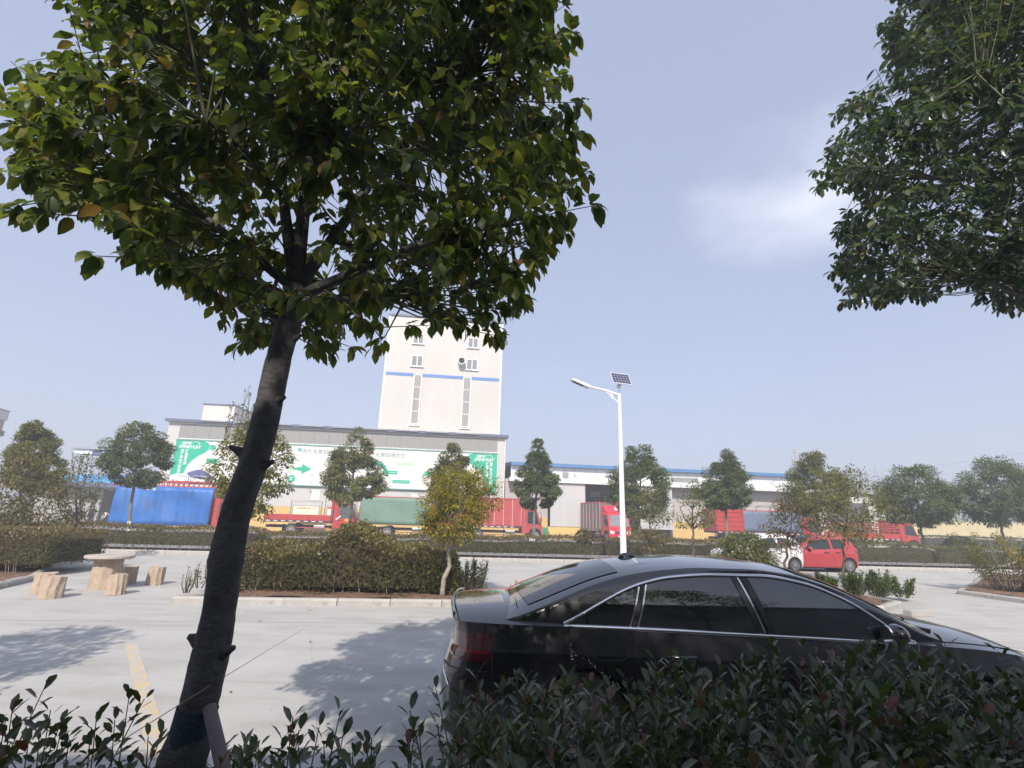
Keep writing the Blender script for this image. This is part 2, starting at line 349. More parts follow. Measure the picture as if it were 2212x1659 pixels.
def hedge(name, label, poly_s0, poly_s1, t0, t1, h, lm, lmr, dens=330, ls=.055, seed=0, red=.45, bumps=(), base=.12, wob=.07, hfun=None, group=None, stems=True, zb=.0):
    """clipped hedge: dark twiggy core, thousands of leaves over its top, front and ends"""
    global rng
    keep = rng; rng = np.random.default_rng(seed+500); rd = random.Random(seed)
    s0, s1 = poly_s0, poly_s1; root = thing(name, label, 'hedge', W((s0+s1)/2, (t0+t1)/2, zb), SA, group)
    L = s1-s0; D = t1-t0; hf = hfun or (lambda s: h)
    def wv(s, k=0): return .5*math.sin(s*1.3+seed+k)+.3*math.sin(s*3.1+seed*2+k)+.2*math.sin(s*7.3+k)
    nx = max(4, int(L/.4)); P = []
    for i in range(nx+1):
        s = s0+.08+(L-.16)*i/nx; hh = hf(s)-.20+wob*wv(s)*.8; e = (1.0 if 0 < i < nx else .8)
        lx = s-(s0+s1)/2; P.append([(lx, -D/2*e+.22, base+.08), (lx, -D/2*e+.20, hh*.6), (lx, -D/2*e+.28, hh*.93), (lx, 0, hh), (lx, D/2-.14, hh*.95), (lx, D/2-.08, base+.08)])
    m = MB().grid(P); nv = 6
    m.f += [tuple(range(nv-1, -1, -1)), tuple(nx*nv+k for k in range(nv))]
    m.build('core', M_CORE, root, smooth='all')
    A = [('top', L*D), ('front', L*h), ('back', L*h*.35), ('e0', D*h), ('e1', D*h)]
    PP=[]; DD=[]; RED=[]
    for nm, ar in A:
        n = int(ar*dens)
        if n < 1: continue
        u = rng.random(n); v = rng.random(n); lx = (u-.5)*L; sw = lx+(s0+s1)/2
        hh = np.array([hf(a)+wob*wv(a) for a in sw]) if nm not in ('e0','e1') else None
        j = rng.normal(size=n)*.035; dp = -rng.random(n)**2*.10
        if nm == 'top':
            y = (v-.5)*D; z = hh + j + dp*.6 - .10*(np.abs(v-.5)*2)**4*h; nrm = np.stack([0*u, 0*u, 1+0*u], 1)
        elif nm in ('front', 'back'):
            sg = -1 if nm == 'front' else 1; z = base+(hh-base)*(v**.85); fr = np.array([.04*wv(a*2.2, 2) for a in sw])
            y = sg*(D/2+fr+j+dp-.10*(z/h)**5); nrm = np.stack([0*u, sg+0*u, .5+0*u], 1)
        else:
            sg = -1 if nm == 'e0' else 1; lx = sg*(L/2+dp)+j; y = (u-.5)*D; hE = hf(s0 if sg < 0 else s1); z = base+(hE-base)*(v**.85); nrm = np.stack([sg+0*u, 0*u, .4+0*u], 1)
        PP.append(np.stack([lx, y, z], 1)); DD.append(nrm*.9+rand_dirs(n)*.8+np.array([0,0,.25])); hr = z/h; RED.append(rng.random(n) < np.clip((hr-.55)*2.0, 0, 1)*red)
    for (bs, br, bh) in bumps:      # clipped balls standing in the row
        n = int(4*math.pi*br*br*dens*1.2); v = rand_dirs(n); v[:,2] = np.abs(v[:,2])*bh/br
        PP.append(np.stack([bs-(s0+s1)/2+v[:,0]*br, v[:,1]*br, hf(bs)*.85+v[:,2]*br], 1)+rand_dirs(n)*.04); DD.append(v+rand_dirs(n)*.7); RED.append(rng.random(n) < red*.3)
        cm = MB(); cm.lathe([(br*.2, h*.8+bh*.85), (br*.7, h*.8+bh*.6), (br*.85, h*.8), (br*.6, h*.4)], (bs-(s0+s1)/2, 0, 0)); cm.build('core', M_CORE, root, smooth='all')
    P = np.concatenate(PP); D_ = np.concatenate(DD); Rm = np.concatenate(RED); n = len(P); up = rand_dirs(n)*.6+np.array([0,0,1.0]); sz = ls*(.7+.6*rng.random(n))
    leaves('foliage', P[~Rm], D_[~Rm], up[~Rm], sz[~Rm], LEAF_SML, lm, root)
    if Rm.any(): leaves('new_growth', P[Rm], D_[Rm], up[Rm], sz[Rm], LEAF_SML, lmr, root)
    if stems:
        sm = MB()
        for i in range(int(L*4)):
            lx = rd.uniform(-L/2+.1, L/2-.1); y = rd.uniform(-D/2+.08, -D/2+.35); sm.tube([(lx, y+.05, 0), (lx+rd.uniform(-.08,.08), y-.02, .35)], [.012,.006], 4, cap=False)
        so = sm.build('stems', M_BARK_L, root); so['kind'] = 'stuff'
    rng = keep
    return root
# ------------------------------------------------------------------ ground, roads, kerbs
M_CONC = mat('concrete', (.42,.415,.405), .85, var=.10, scale=.30, bump=.3, bscale=60, dirt=((.30,.29,.27), 1.3, .47, .80), stretch=(.6,1.6,1))
_nt = M_CONC.node_tree; _p = _nt.nodes['Principled BSDF']; _l = _p.inputs['Base Color'].links[0].from_socket; _tc = _nt.nodes['Texture Coordinate']
for _sc, _lo, _hi, _c, _st in ((16, .66, .74, (.20,.19,.17), (1,1,1)), (2.2, .60, .80, (.33,.325,.31), (.12,2.4,1)), (.55, .52, .75, (.47,.46,.445), (1,1,1))):
    _m = _nt.nodes.new('ShaderNodeMapping'); _m.inputs['Scale'].default_value = _st; _nt.links.new(_tc.outputs['Object'], _m.inputs[0])
    _n = _nt.nodes.new('ShaderNodeTexNoise'); _n.inputs['Scale'].default_value = _sc; _n.inputs['Detail'].default_value = 5; _nt.links.new(_m.outputs[0], _n.inputs['Vector'])
    _r = _nt.nodes.new('ShaderNodeMapRange'); _r.inputs['From Min'].default_value = _lo; _r.inputs['From Max'].default_value = _hi; _nt.links.new(_n.outputs[0], _r.inputs[0])
    _x = _nt.nodes.new('ShaderNodeMix'); _x.data_type = 'RGBA'; _x.inputs[7].default_value = list(_c)+[1]; _nt.links.new(_r.outputs[0], _x.inputs[0]); _nt.links.new(_l, _x.inputs[6]); _l = _x.outputs[2]
_nt.links.new(_l, _p.inputs['Base Color'])
M_CONCD = mat('concrete_kerb', (.40,.39,.37), .9, var=.13, scale=3, bump=.4, bscale=40, dirt=((.24,.22,.19), 5, .55, .8))
M_ASPH = mat('road_concrete_grey', (.22,.22,.215), .9, var=.12, scale=.8, bump=.2)
M_SOIL = mat('soil_litter', (.20,.12,.08), .95, var=.45, scale=18, bump=.9, bscale=30, dirt=((.10,.06,.04), 8, .45, .6))
M_EARTH = mat('far_earth', (.16,.15,.09), .95, var=.3, scale=.05)
M_YELP = mat('road_paint_worn', (.58,.45,.25), .85, var=.15, scale=14, dirt=((.43,.42,.40), 7, .36, .60))
def sheet(name, poly, z, m, kind='structure', thick=0):
    mb = MB(); n = len(poly); vs = [W(s, t, z) for s, t in poly]
    mb.add(vs, [tuple(range(n))]); o = mb.build(name, m)
    if kind: o['kind'] = kind
    return o
sheet('ground', [(-1500,-900),(1500,-900),(1500,2200),(-1500,2200)], -.012, M_EARTH)
sheet('yard_pavement', [(-60,-12),(75,-12),(75,22.3),(-60,22.3)], 0.0, M_CONC)
sheet('road', [(-70,24.2),(95,24.2),(95,50),(-70,50)], -.004, M_ASPH)
# worn yellow parking line
y0 = SG(270,1393); y1 = SG(296,1393); y2 = SG(376,1640); y3 = SG(318,1640)
sheet('parking_line', [y0, y1, y2, y3][::-1], .004, M_YELP)
# saw-cut joints in the slab, 3 mm grooves filled with grit
M_JOINT = mat('joint_grit', (.34,.335,.32), .95, var=.2)
jm = MB()
for t in (4.6, 9.3, 14.0, 18.7): jm.add([W(-50,t,.0035), W(60,t,.0035), W(60,t+.012,.0035), W(-50,t+.012,.0035)], [(0,1,2,3)])
for k in (): jm.add([W(k*4.8+1.9,-10,.0038), W(k*4.8+1.912,-10,.0038), W(k*4.8+1.912,22.2,.0038), W(k*4.8+1.9,22.2,.0038)], [(0,1,2,3)])
jo = jm.build('slab_joint', M_JOINT); jo['kind'] = 'structure'

def stone_mesh(L, wd, h):
    mb = MB(); mb.prism([(-wd/2,-.05),(wd/2,-.05),(wd/2,h),(-wd/2+.03,h),(-wd/2,h-.035)], -L/2+.004, L/2-.004, 'x')
    return mb
_st = {}
def kerb_run(parent, p0, p1, L=1.0, wd=.13, h=.13, inward=1, z=0.0):
    """kerb stones one by one from p0 to p1 (site coordinates), each its own object"""
    a = W(*p0); b = W(*p1); d = b-a; n = max(1, round(d.length/L)); ll = d.length/n; ang = math.atan2(d.y, d.x)
    key = (round(ll,3), wd, h)
    if key not in _st: _st[key] = stone_mesh(ll, wd, h).build('kerb_stone_src', M_CONCD); 
    src = _st[key]
    for i in range(n):
        c = a + d*((i+.5)/n); M = Matrix.Translation(c+Vector((random.uniform(-.006,.006), random.uniform(-.008,.008), z+random.uniform(-.006,.004)))) @ Matrix.Rotation(ang+random.uniform(-.006,.006), 4, 'Z')
        o = bpy.data.objects.new('kerb_stone', src.data); C.objects.link(o); o.parent = parent; o.matrix_local = M
def kdone():
    for o in _st.values(): bpy.data.objects.remove(o)
    _st.clear()
def soilbed(name, poly, z=.10, seed=1):
    rd = random.Random(seed); ss = [p[0] for p in poly]; ts = [p[1] for p in poly]
    bm = bmesh.new(); f = bm.faces.new([bm.verts.new(W(s,t,z)) for s,t in poly]); bmesh.ops.triangulate(bm, faces=[f])
    bmesh.ops.subdivide_edges(bm, edges=bm.edges, cuts=11, use_grid_fill=True)
    for v in bm.verts: v.co.z += rd.uniform(-.02,.045)
    me = bpy.data.meshes.new(name); bm.to_mesh(me); bm.free(); me.materials.append(M_SOIL); o = bpy.data.objects.new(name, me); C.objects.link(o); o['kind'] = 'structure'; return o
# island A in the middle of the yard, its long kerb facing the camera
TK = 11.0; sA0 = SX(372, TK); sA1 = SX(1062, TK); tA1 = 15.2
bedA = soilbed('soil_bed', [(sA0+.5,TK+.15),(sA1-.4,TK+.15),(sA1-.1,tA1-.2),(sA0+2.2,tA1-.2)])
kerb_run(bedA, (sA0,TK), (sA1,TK)); kerb_run(bedA, (sA0,TK+.05), (sA0+1.9,tA1)); kerb_run(bedA, (sA0+1.9,tA1), (sA1,tA1)); kerb_run(bedA, (sA1,tA1), (sA1,TK))
# island B behind the black car's bonnet
sB0 = SX(1600, TK); sB1 = SX(2005, TK)
bedB = soilbed('soil_bed', [(sB0+.1,TK+.15),(sB1-1.2,TK+.15),(sB1-.15,TK+.9),(sB1-.8,15.6),(sB0+.1,15.6)], seed=2)
kerb_run(bedB, (sB0,TK), (sB1-1.1,TK)); kerb_run(bedB, (sB1-1.1,TK), (sB1,TK+.75)); kerb_run(bedB, (sB1,TK+.75), (sB1-.7,15.8)); kerb_run(bedB, (sB1-.7,15.8), (sB0,15.8)); kerb_run(bedB, (sB0,15.8), (sB0,TK))
# left corner bed and right corner bed
cl = SG(70,1254); cl0 = SG(-60,1285)
bedC = soilbed('soil_bed', [(cl0[0]-6,cl0[1]-.6),(cl0[0],cl0[1]+.1),(cl[0]-.1,cl[1]+.2),(SX(150,22.0)-.15,21.9),(cl0[0]-6,21.9)], seed=3)
kerb_run(bedC, (cl0[0]-6,cl0[1]-.7), cl0); kerb_run(bedC, cl0, cl); kerb_run(bedC, cl, (SX(150,22.0),22.1))
r0 = SG(2075,1284); r1 = SG(2230,1306)
bedD = soilbed('soil_bed', [(r0[0]+.2,r0[1]+.2),(r1[0]+.2,r1[1]+.15),(r1[0]+8,r1[1]+.2),(r1[0]+8,20.5),(SX(2150,20.5),20.5)], seed=4)
kerb_run(bedD, r0, r1); kerb_run(bedD, r1, (r1[0]+8,r1[1])); kerb_run(bedD, (SX(2145,20.6),20.6), r0)
# long kerb and planting strip between the yard and the road
strip = sheet('planting_strip', [(-45,22.42),(70,22.42),(70,24.2),(-45,24.2)], .10, M_SOIL)
kerb_run(strip, (-30,22.35), (34,22.35), L=1.0, h=.13)
kdone()

# ------------------------------------------------------------------ main white factory hall
TF = 50.0
M_WALL = ribmat('wall_white_cladding', (.52,.51,.49), .9, depth=.25)
M_WALLG = ribmat('wall_grey_cladding', (.50,.50,.50), .7, depth=.45)
M_TOWER = ribmat('tower_white_cladding', (.48,.47,.45), 1.0, depth=.12)
M_POLY = mat('translucent_grey_sheet', (.25,.25,.245), .5, var=.10, scale=1.5, stretch=(1,1,.15))
M_TRIM = mat('dark_blue_trim', (.10,.12,.20), .5)
M_TRIMW = mat('white_trim', (.68,.69,.71), .5)
M_YDADO = mat('yellow_dado', (.60,.42,.17), .8, var=.08, scale=.8, dirt=((.45,.33,.15), 2.5, .60, .85))
M_BLUE = mat('blue_roof_sheet', (.07,.20,.42), .4, var=.1, scale=2, spec=.6)
M_BLUES = mat('blue_stripe_paint', (.09,.20,.48), .6)
M_GREEN = mat('sign_green', (.0,.40,.26), .5, var=.05)
M_WHITE = mat('sign_white', (.70,.71,.70), .5, var=.03, scale=.5)
M_GREY = mat('lettering_grey', (.25,.30,.29), .6)
M_LGREEN = mat('sign_light_green', (.42,.72,.42), .6)
M_GLASSF = mat('far_window_glass', (.10,.11,.125), .12, spec=.8, var=.2)
M_DARK = mat('dark_interior', (.012,.013,.018), .9, var=.3)
M_STEEL = mat('galvanised_steel', (.42,.43,.44), .4, metal=.6, var=.15)
M_GUT = mat('gutter_grey', (.30,.31,.33), .5)
s0, zt = ST(368,905,TF); s1, _ = ST(1093,942,TF); zt = (zt + ST(1093,942,TF)[1])/2
hall = thing('factory_hall', 'long white metal-clad factory hall with grey clerestory strip and yellow dado', 'building', W((s0+s1)/2, TF), SA)
oc = (s0+s1)/2; hx = (s1-s0)/2
zd = ST(779,1099,TF)[1]
zc1 = ST(390,915,TF)[1]; zc0 = ST(386,946,TF)[1]
MB().box(-hx, hx, 0, 22, zd, zt-.25).build('wall', M_WALL, hall)
MB().box(-hx-.02, hx+.02, -.06, 21.9, 0, zd).build('dado', M_YDADO, hall)
MB().box(-hx+.25, hx-.2, -.05, .0, zd+.003, ST(779,1052,TF)[1]).build('grey_cladding', M_WALLG, hall)
MB().prism([(-.35,zt-.24),(22.4,zt-.24),(22.4,zt),(11,zt+.7),(-.35,zt)], -hx-.2, hx+.2, 'x').build('roof', mat('roof_sheet',(.55,.56,.58),.5), hall)
MB().box(-hx-.25, hx+.25, -.40, -.353, zt-.22, zt+.03).build('roof_trim', M_TRIM, hall)
a0 = ST(388,930,TF)[0]-oc; a1 = ST(1074,968,TF)[0]-oc; n = 22; w = (a1-a0)/n
psrc = MB().box(-w/2+.008, w/2-.008, -.045, 0, zc0, zc1)
pan = None
for i in range(n):
    if pan is None: pan = psrc.build('clerestory_panel', M_POLY, hall); pan.location = (a0+w*.5, 0, 0)
    else: share(pan, 'clerestory_panel', hall, Matrix.Translation((a0+w*(i+.5), random.uniform(-.006,.006), 0)))
for a, b, c, d in ((a0-.05,a1+.05,zc1,zc1+.07),(a0-.05,a1+.05,zc0-.07,zc0)): MB().box(a, b, -.075, -.001, c, d).build('clerestory_frame', M_TRIMW, hall)
# drip gutter pieces along the eave and a corner downpipe
for i in range(9):
    x = -hx+3+i*(2*hx-5)/9; MB().box(x, x+2.2, -.52, -.403, zt-.10, zt+.02).build('gutter_section', M_GUT, hall)
MB().tube([(hx-.06,-.12,0),(hx-.06,-.12,zt-.3)], .06, 8).build('downpipe', M_TRIMW, hall)
# vent box on the roof
bx0 = ST(438,890,TF+4)[0]; bx1 = ST(506,890,TF+4)[0]; bz = ST(438,873,TF+4)[1]
rb = thing('rooftop_housing', 'small white box-like housing on the left end of the hall roof', 'roof housing', W((bx0+bx1)/2, TF+4, zt+.1), SA)
MB().box(-(bx1-bx0)/2, (bx1-bx0)/2, 0, 5, 0, bz-zt-.1).build('wall', M_WALL, rb)
MB().box(-(bx1-bx0)/2-.12, (bx1-bx0)/2+.12, -.12, 5.1, bz-zt-.1+.002, bz-zt).build('roof', M_TRIM, rb)
# ------------------------------------------------------------------ tower
TT = TF+3
t0s = SX(822, TT, 12); t1s = SX(1078, TT, 12); tz = ST(845,681,TT)[1]; tcx = (t0s+t1s)/2; thx = (t1s-t0s)/2
tower = thing('mill_tower', 'tall white tower rising behind the hall with blue stripe and two glazed strips', 'tower', W(tcx, TT), SA)
MB().box(-thx, thx, 0, 14, 3, tz).build('wall', M_TOWER, tower)
MB().box(-thx-.15, thx+.15, -.15, 14.15, tz+.002, tz+.18).build('roof_edge', M_TRIM, tower)
for sx in (-thx, thx): MB().box(sx-.09, sx+.09, -.05, -.002, 3, tz-.01).build('corner_trim', M_TRIMW, tower)
def tx(px, py): s, z = ST(px, py, TT); return s-tcx, z
def strip_glass(pt, pb, wpx, npane):
    (xa, za), (xb, zb) = tx(*pt), tx(*pb); x = (xa+xb)/2; wd = wpx/F*TT*.5; f = MB()
    z0, z1 = zb, za; f.box(x-wd-.10, x-wd, -.10, -.003, z0-.12, z1); f.box(x+wd, x+wd+.10, -.10, -.003, z0-.12, z1); f.box(x-wd-.2, x+wd+.2, -.16, -.102, z0-.24, z0-.12)
    fo = f.build('glazed_strip', M_TRIMW, tower)
    ph = (z1-z0)/npane
    for i in range(npane):
        MB().box(x-wd+.003, x+wd-.003, -.06, -.004, z0+ph*i+.05, z0+ph*(i+1)).build('pane', M_POLY, fo)
        MB().box(x-wd+.001, x+wd-.001, -.085, -.062, z0+ph*i-.03, z0+ph*i+.05).build('bar', M_TRIMW, fo)
    return x, wd
xa, wa = strip_glass((903,811),(895,915), 14, 4); xb, wb = strip_glass((1009.5,817),(1004,922), 14.5, 4)
bz1 = tx(950,813.5)[1]+.19; bz0 = bz1-.34
for a, b in ((-thx+.15, xa-wa-.12), (xa+wa+.12, xb-wb-.12), (xb+wb+.12, thx-.15)): MB().box(a, b, -.03, -.002, bz0, bz1).build('blue_stripe', M_BLUES, tower)
def win(cx_, cy_, wpx, hpx):
    x, z = tx(cx_, cy_); wd = wpx/F*TT*.5; hh = hpx/F*TT*.55; m = MB()
    m.box(x-wd, x+wd, -.09, -.003, z+hh-.08, z+hh); m.box(x-wd, x+wd, -.09, -.003, z-hh, z-hh+.08); m.box(x-wd, x-wd+.08, -.088, -.003, z-hh+.08, z+hh-.08); m.box(x+wd-.08, x+wd, -.088, -.003, z-hh+.08, z+hh-.08)
    m.box(x-.05, x+.05, -.085, -.003, z-hh+.08, z+hh-.08); m.box(x-wd-.12, x+wd+.12, -.16, -.092, z-hh-.08, z-hh+.02)
    o = m.build('window', M_TRIMW, tower)
    for sg in (-1, 1): MB().box(min(x+sg*.052, x+sg*(wd-.082)), max(x+sg*.052, x+sg*(wd-.082)), -.055, -.004, z-hh+.082, z+hh-.082).build('pane', mat('tower_window_pane',(.20,.21,.22),.25,var=.25,scale=6,stretch=(6,1,1)), o)
for q in ((904,732,24,22),(1022,741,24,22),(901,780,25,23),(1019.5,788,25,23)): win(*q)
x, z = tx(997,783); MB().lathe([(.34,-.75),(.40,-.75),(.40,0)], (x, 0, z), 'y').build('vent_pipe', M_TRIMW, tower, smooth=True)
MB().lathe([(.33,-.76),(.33,-.6)], (x, 0, z), 'y').build('vent_mouth', M_DARK, tower)
# ------------------------------------------------------------------ billboard on the hall
b0, zb1 = ST(383,948,TF-.2); b1, zb1r = ST(1075,983.5,TF-.2); zb0 = (ST(365,1034,TF-.2)[1]+ST(1071,1066,TF-.2)[1])/2; zb1 = (zb1+zb1r)/2
b0 = (b0+ST(365,1034,TF-.2)[0])/2; bw = b1-b0; bh = zb1-zb0
bill = thing('billboard', 'long white and green company billboard on the front of the factory hall', 'billboard', W((b0+b1)/2, TF-.10, zb0), SA)
hb = bw/2
MB().box(-hb, hb, -.12, 0, 0, bh).build('board', M_WHITE, bill)
for a, b, c, d in ((-hb-.06,hb+.06,bh+.001,bh+.09),(-hb-.06,hb+.06,-.09,-.001)): MB().box(a, b, -.18, .02, c, d).build('frame', mat('frame_green_grey',(.16,.33,.29),.5), bill)
for sg in (-1, 1): MB().box(*( (-hb-.06,-hb-.001) if sg < 0 else (hb+.001,hb+.06)), -.178, .02, -.001, bh).build('frame', M_WHITE, bill)
u = bh/4.0
def green_panel(sg):
    prof = [(0,0),(0.95,0),(.95,.25),(.96,.75),(1.10,1.35),(1.38,1.95),(1.80,2.45),(2.35,2.90),(2.55,3.2),(2.58,3.5),(2.48,3.78),(2.22,4.0),(0,4.0)]
    f = pchip([0,.4,1.35,1.95,2.45,2.9,3.2,3.5,3.8,4.0], [.95,.95,1.10,1.38,1.80,2.32,2.54,2.58,2.45,2.15])
    pts = [(0,0)] + [(f(z), z) for z in np.linspace(0,4,40)] + [(0,4)]
    P = [((-hb+.02+x*u*1.25) if sg < 0 else (hb-.02-x*u*1.25), z*u*.992+.01) for x, z in pts]
    if sg > 0: P = P[::-1]
    MB().prism(P, -.135, -.121, 'y').build('green_panel', M_GREEN, bill)
    ln_ = [((-hb+.05+x*u*1.25) if sg < 0 else (hb-.05-x*u*1.25), z*u*.992+.01) for x, z in pts[1:-1]]
    MB().tube([(x, -.14, z) for x, z in ln_], .028, 5).build('panel_edge', mat('edge_mint',(.55,.82,.74),.5), bill)
    cxl = (-hb+1.35*u) if sg < 0 else (hb-1.45*u)
    text_obj('SPINEWAY', .44*u, M_WHITE, bill, Matrix.Translation((cxl-.02*u, -.137, 3.34*u)) @ FACE, bold=.010, shear=.3)
    text_obj('思牌威', .30*u, M_WHITE, bill, Matrix.Translation((cxl-.35*u, -.137, 3.69*u)) @ FACE, bold=.012, shear=.2)
    arc = [(cxl+.52*u+.40*u*math.cos(a), -.138, 3.52*u+.36*u*math.sin(a)) for a in np.linspace(2.6, -1.9, 26)]
    MB().tube(arc, [.012+.022*math.sin(math.pi*i/25) for i in range(26)], 6).build('logo_swoosh', M_WHITE, bill)
    c1 = [('最值得', 2.92), ('信赖的品牌', 1.98)] if sg < 0 else [('打造最优质', 2.92)]
    c2 = [('打造最优质', 2.92)] if sg < 0 else [('最值得', 2.92), ('信赖的品牌', 1.98)]
    for xs_, cols in (((-hb+.75*u) if sg < 0 else (hb-1.08*u), c1), ((-hb+1.17*u) if sg < 0 else (hb-.66*u), c2)):
        for word, zt0 in cols:
            for k, ch in enumerate(word): text_obj(ch, .30*u, M_WHITE, bill, Matrix.Translation((xs_, -.137, (zt0-k*.31)*u)) @ FACE, bold=.010, name='character')
green_panel(-1); green_panel(1)
def bp(px, py): s, z = ST(px, py, TF-.2); return s-(b0+b1)/2, z-zb0
def bt(txt, px, py, hp, m=M_GREY, bold=.006, **k):
    x, z = bp(px, py); return text_obj(txt, hp/F*TF, m, bill, Matrix.Translation((x, -.125, z)) @ FACE, bold=bold, **k)
def brect(x0, y0_, x1, y1_, m, nm='printed_panel', ext=.01):
    a, za = bp(x0, y0_); b, zb = bp(x1, y1_); MB().box(min(a,b), max(a,b), -.121-ext, -.1205, min(za,zb), max(za,zb)).build(nm, m, bill)
brect(644, 968, 651.5, 975.5, mat('sign_teal',(.10,.42,.42),.5)); bt('肉牛无草饲喂优势', 698, 977, 10.5)
bt('牛无草饲喂优势', 838, 984, 10.5)
for (px, py, tx_) in ((627,993,'1'),(629,1013,'2'),(629,1034,'3')):
    x, z = bp(px, py); MB().lathe([(.36,-.132),(.36,-.1205)], (x, 0, z), 'y').build('printed_disc', M_GREEN if tx_ != '2' else M_LGREEN, bill)
    MB().box(x-.16, x+.16, -.138, -.133, z+.06, z+.14).build('disc_line', M_WHITE, bill); MB().box(x-.10, x+.10, -.138, -.133, z-.14, z-.04).build('disc_line', M_WHITE, bill)
x, z = bp(655, 1013); MB().prism([(x-1.1,z-.02),(x-1.1,z+.02),(x-.1,z+.22),(x-.15,z+.48),(x+.75,z),(x-.15,z-.48),(x-.1,z-.22)], -.132, -.1205, 'y').build('printed_arrow', M_GREEN, bill)
for i, nn in enumerate('12345'):
    bt(nn+'.', 679+(-2.2)*i, 995+i*16, 7.5, bold=.004)
    brect(694-1.5*i, 993+i*16, 735-1.5*i, 994.1+i*16, mat('faint_print',(.62,.64,.64),.6), 'printed_line'); brect(694-1.5*i, 997+i*16, 722-1.5*i, 998+i*16, MATS['faint_print'], 'printed_line')
brect(640, 990, 662, 991.2, MATS['faint_print'], 'printed_line'); brect(640, 995, 660, 996, MATS['faint_print'], 'printed_line')
brect(852, 998, 888, 1006.5, M_LGREEN); brect(826, 1016, 858, 1025, M_GREEN); brect(848, 1036.5, 884, 1045, M_GREEN)
brect(829, 1019.4, 855, 1021.4, mat('edge_mint',(.55,.82,.74),.5), 'printed_line', .015); brect(851, 1040, 881, 1041.8, MATS['edge_mint'], 'printed_line', .015)
x, z = bp(826, 1010); MB().tube([(x-.8+1.5*math.sin(a)*.9, -.13, z-.9+1.35*math.cos(a)) for a in np.linspace(-.4, 1.45, 14)], [.22*(1-.035*i) for i in range(14)], 6).build('printed_swoosh', M_GREEN, bill)
brect(832, 1027, 840, 1034, M_LGREEN); brect(917, 1018, 945, 1030, M_GREEN); brect(452, 962, 466, 972, M_GREEN); brect(447, 990, 470, 1001, M_GREEN)
bt('无草养殖技术', 540, 984, 9)
# two blank white notices on the grey cladding
for k, (px, py, lb) in enumerate(((682,1069.5,'blank white notice plate on the grey wall above the flatbed truck'), (897,1078,'blank white notice plate on the grey wall above the green covered truck'))):
    s, z = ST(px, py, TF-.1); o = MB().box(-.37, .37, -.03, 0, -.47, .47).build('notice_plate', M_WHITE, bevel=.01); o.location = W(s, TF-.06, z); o.rotation_euler = (0,0,SA); tag(o, lb, 'sign', 'white notice plates on the hall')
# information boards in steel frames standing in front of the dado
M_PAPER = mat('printed_cream_board', (.80,.76,.60), .6, var=.06, scale=2)
for k, (pa, pb, lb) in enumerate(((628,694,'framed information board standing behind the flatbed truck bed'), (702,770,'framed information board with red print behind the flatbed cab'))):
    tb = TF-1.6; sa = ST(pa, 1100, tb)[0]; sb = ST(pb, 1100, tb)[0]; hw = (sb-sa)/2
    r = thing('information_board', lb, 'notice board', W((sa+sb)/2, tb), SA, 'framed boards by the hall'); ztop = ST((pa+pb)/2, 1084, tb)[1]
    for sg in (-1, 1):
        MB().tube([(sg*hw, 0, 0), (sg*hw, 0, ztop)], .045, 8).build('post', M_STEEL, r, smooth=True); MB().tube([(sg*(hw-.18), 0, 0), (sg*(hw-.18), 0, ztop-.3)], .03, 8).build('post', M_STEEL, r, smooth=True)
    MB().box(-hw-.08, hw+.08, -.06, .06, ztop, ztop+.07).build('top_rail', M_STEEL, r); MB().box(-hw+.2, hw-.2, -.03, .03, ztop-.38, ztop-.32).build('rail', M_STEEL, r)
    MB().box(-hw+.22, hw-.22, -.02, .02, ztop-1.45, ztop-.40).build('board', M_PAPER if k == 0 else M_WHITE, r)
    if k == 0:
        text_obj('诚信经营 服务三农', .20, mat('ochre_print',(.50,.36,.12),.6), r, Matrix.Translation((0,-.025,ztop-.58)) @ FACE, bold=.004)
        for j in range(4): MB().box(-hw+.5, hw-.7-.2*(j % 2), -.026, -.021, ztop-.85-j*.13, ztop-.83-j*.13).build('printed_line', MATS['ochre_print'], r)
    else:
        M_RP = mat('red_print',(.55,.03,.06),.6)
        MB().box(-hw+.23, hw-.23, -.03, -.021, ztop-.62, ztop-.46).build('printed_band', M_RP, r); MB().box(-hw+.23, hw-.5, -.03, -.021, ztop-1.43, ztop-1.22).build('printed_band', M_RP, r)

# ------------------------------------------------------------------ loading warehouse with blue roof
TWH = TF+.5
w0 = ST(1096,1010,TWH)[0]; w1 = SX(1762, TWH, 4); wc = (w0+w1)/2; whx = (w1-w0)/2
zr = (ST(1095,997,TWH)[1]+ST(1694,1024.7,TWH)[1])/2; zcan = (ST(1208,1036,TWH-2)[1]+ST(1670,1053,TWH-2)[1])/2
wh = thing('loading_warehouse', 'low loading warehouse with blue roof edge and white fascia beside the hall', 'building', W(wc, TWH), SA)
def wx(px, t=TWH, z=2.0): return SX(px, t, z)-wc
zf0 = zcan+.05; dock = 1.05
MB().prism([(-.5,zr-.32),(24,zr-.1),(24,zr+.2),(12,zr+1.0),(-.5,zr)], -whx+.35, whx, 'x').build('roof', M_BLUE, wh)
nf = 30; fw = 2*(whx-.2)/nf
for i in range(nf):
    x = -whx+.36+fw*i; MB().box(x+.012, x+fw-.012, -.02, .06, zf0, zr-.33).build('fascia_panel', M_TRIMW, wh)
MB().box(-whx+.1, whx, -1.1, -.024, zcan-.24, zcan-.02).build('canopy', mat('canopy_pale',(.55,.56,.58),.5), wh)
MB().box(-whx+.1, whx, -1.2, -1.104, zcan-.28, zcan+.10).build('canopy_edge', M_TRIMW, wh)
for px in (1147,1240,1345,1450,1560,1665):
    x = wx(px, z=zcan); MB().tube([(x, -.03, zr-.9), (x+.25, -1.0, zcan+.02)], .035, 6).build('stay_rod', M_GUT, wh)
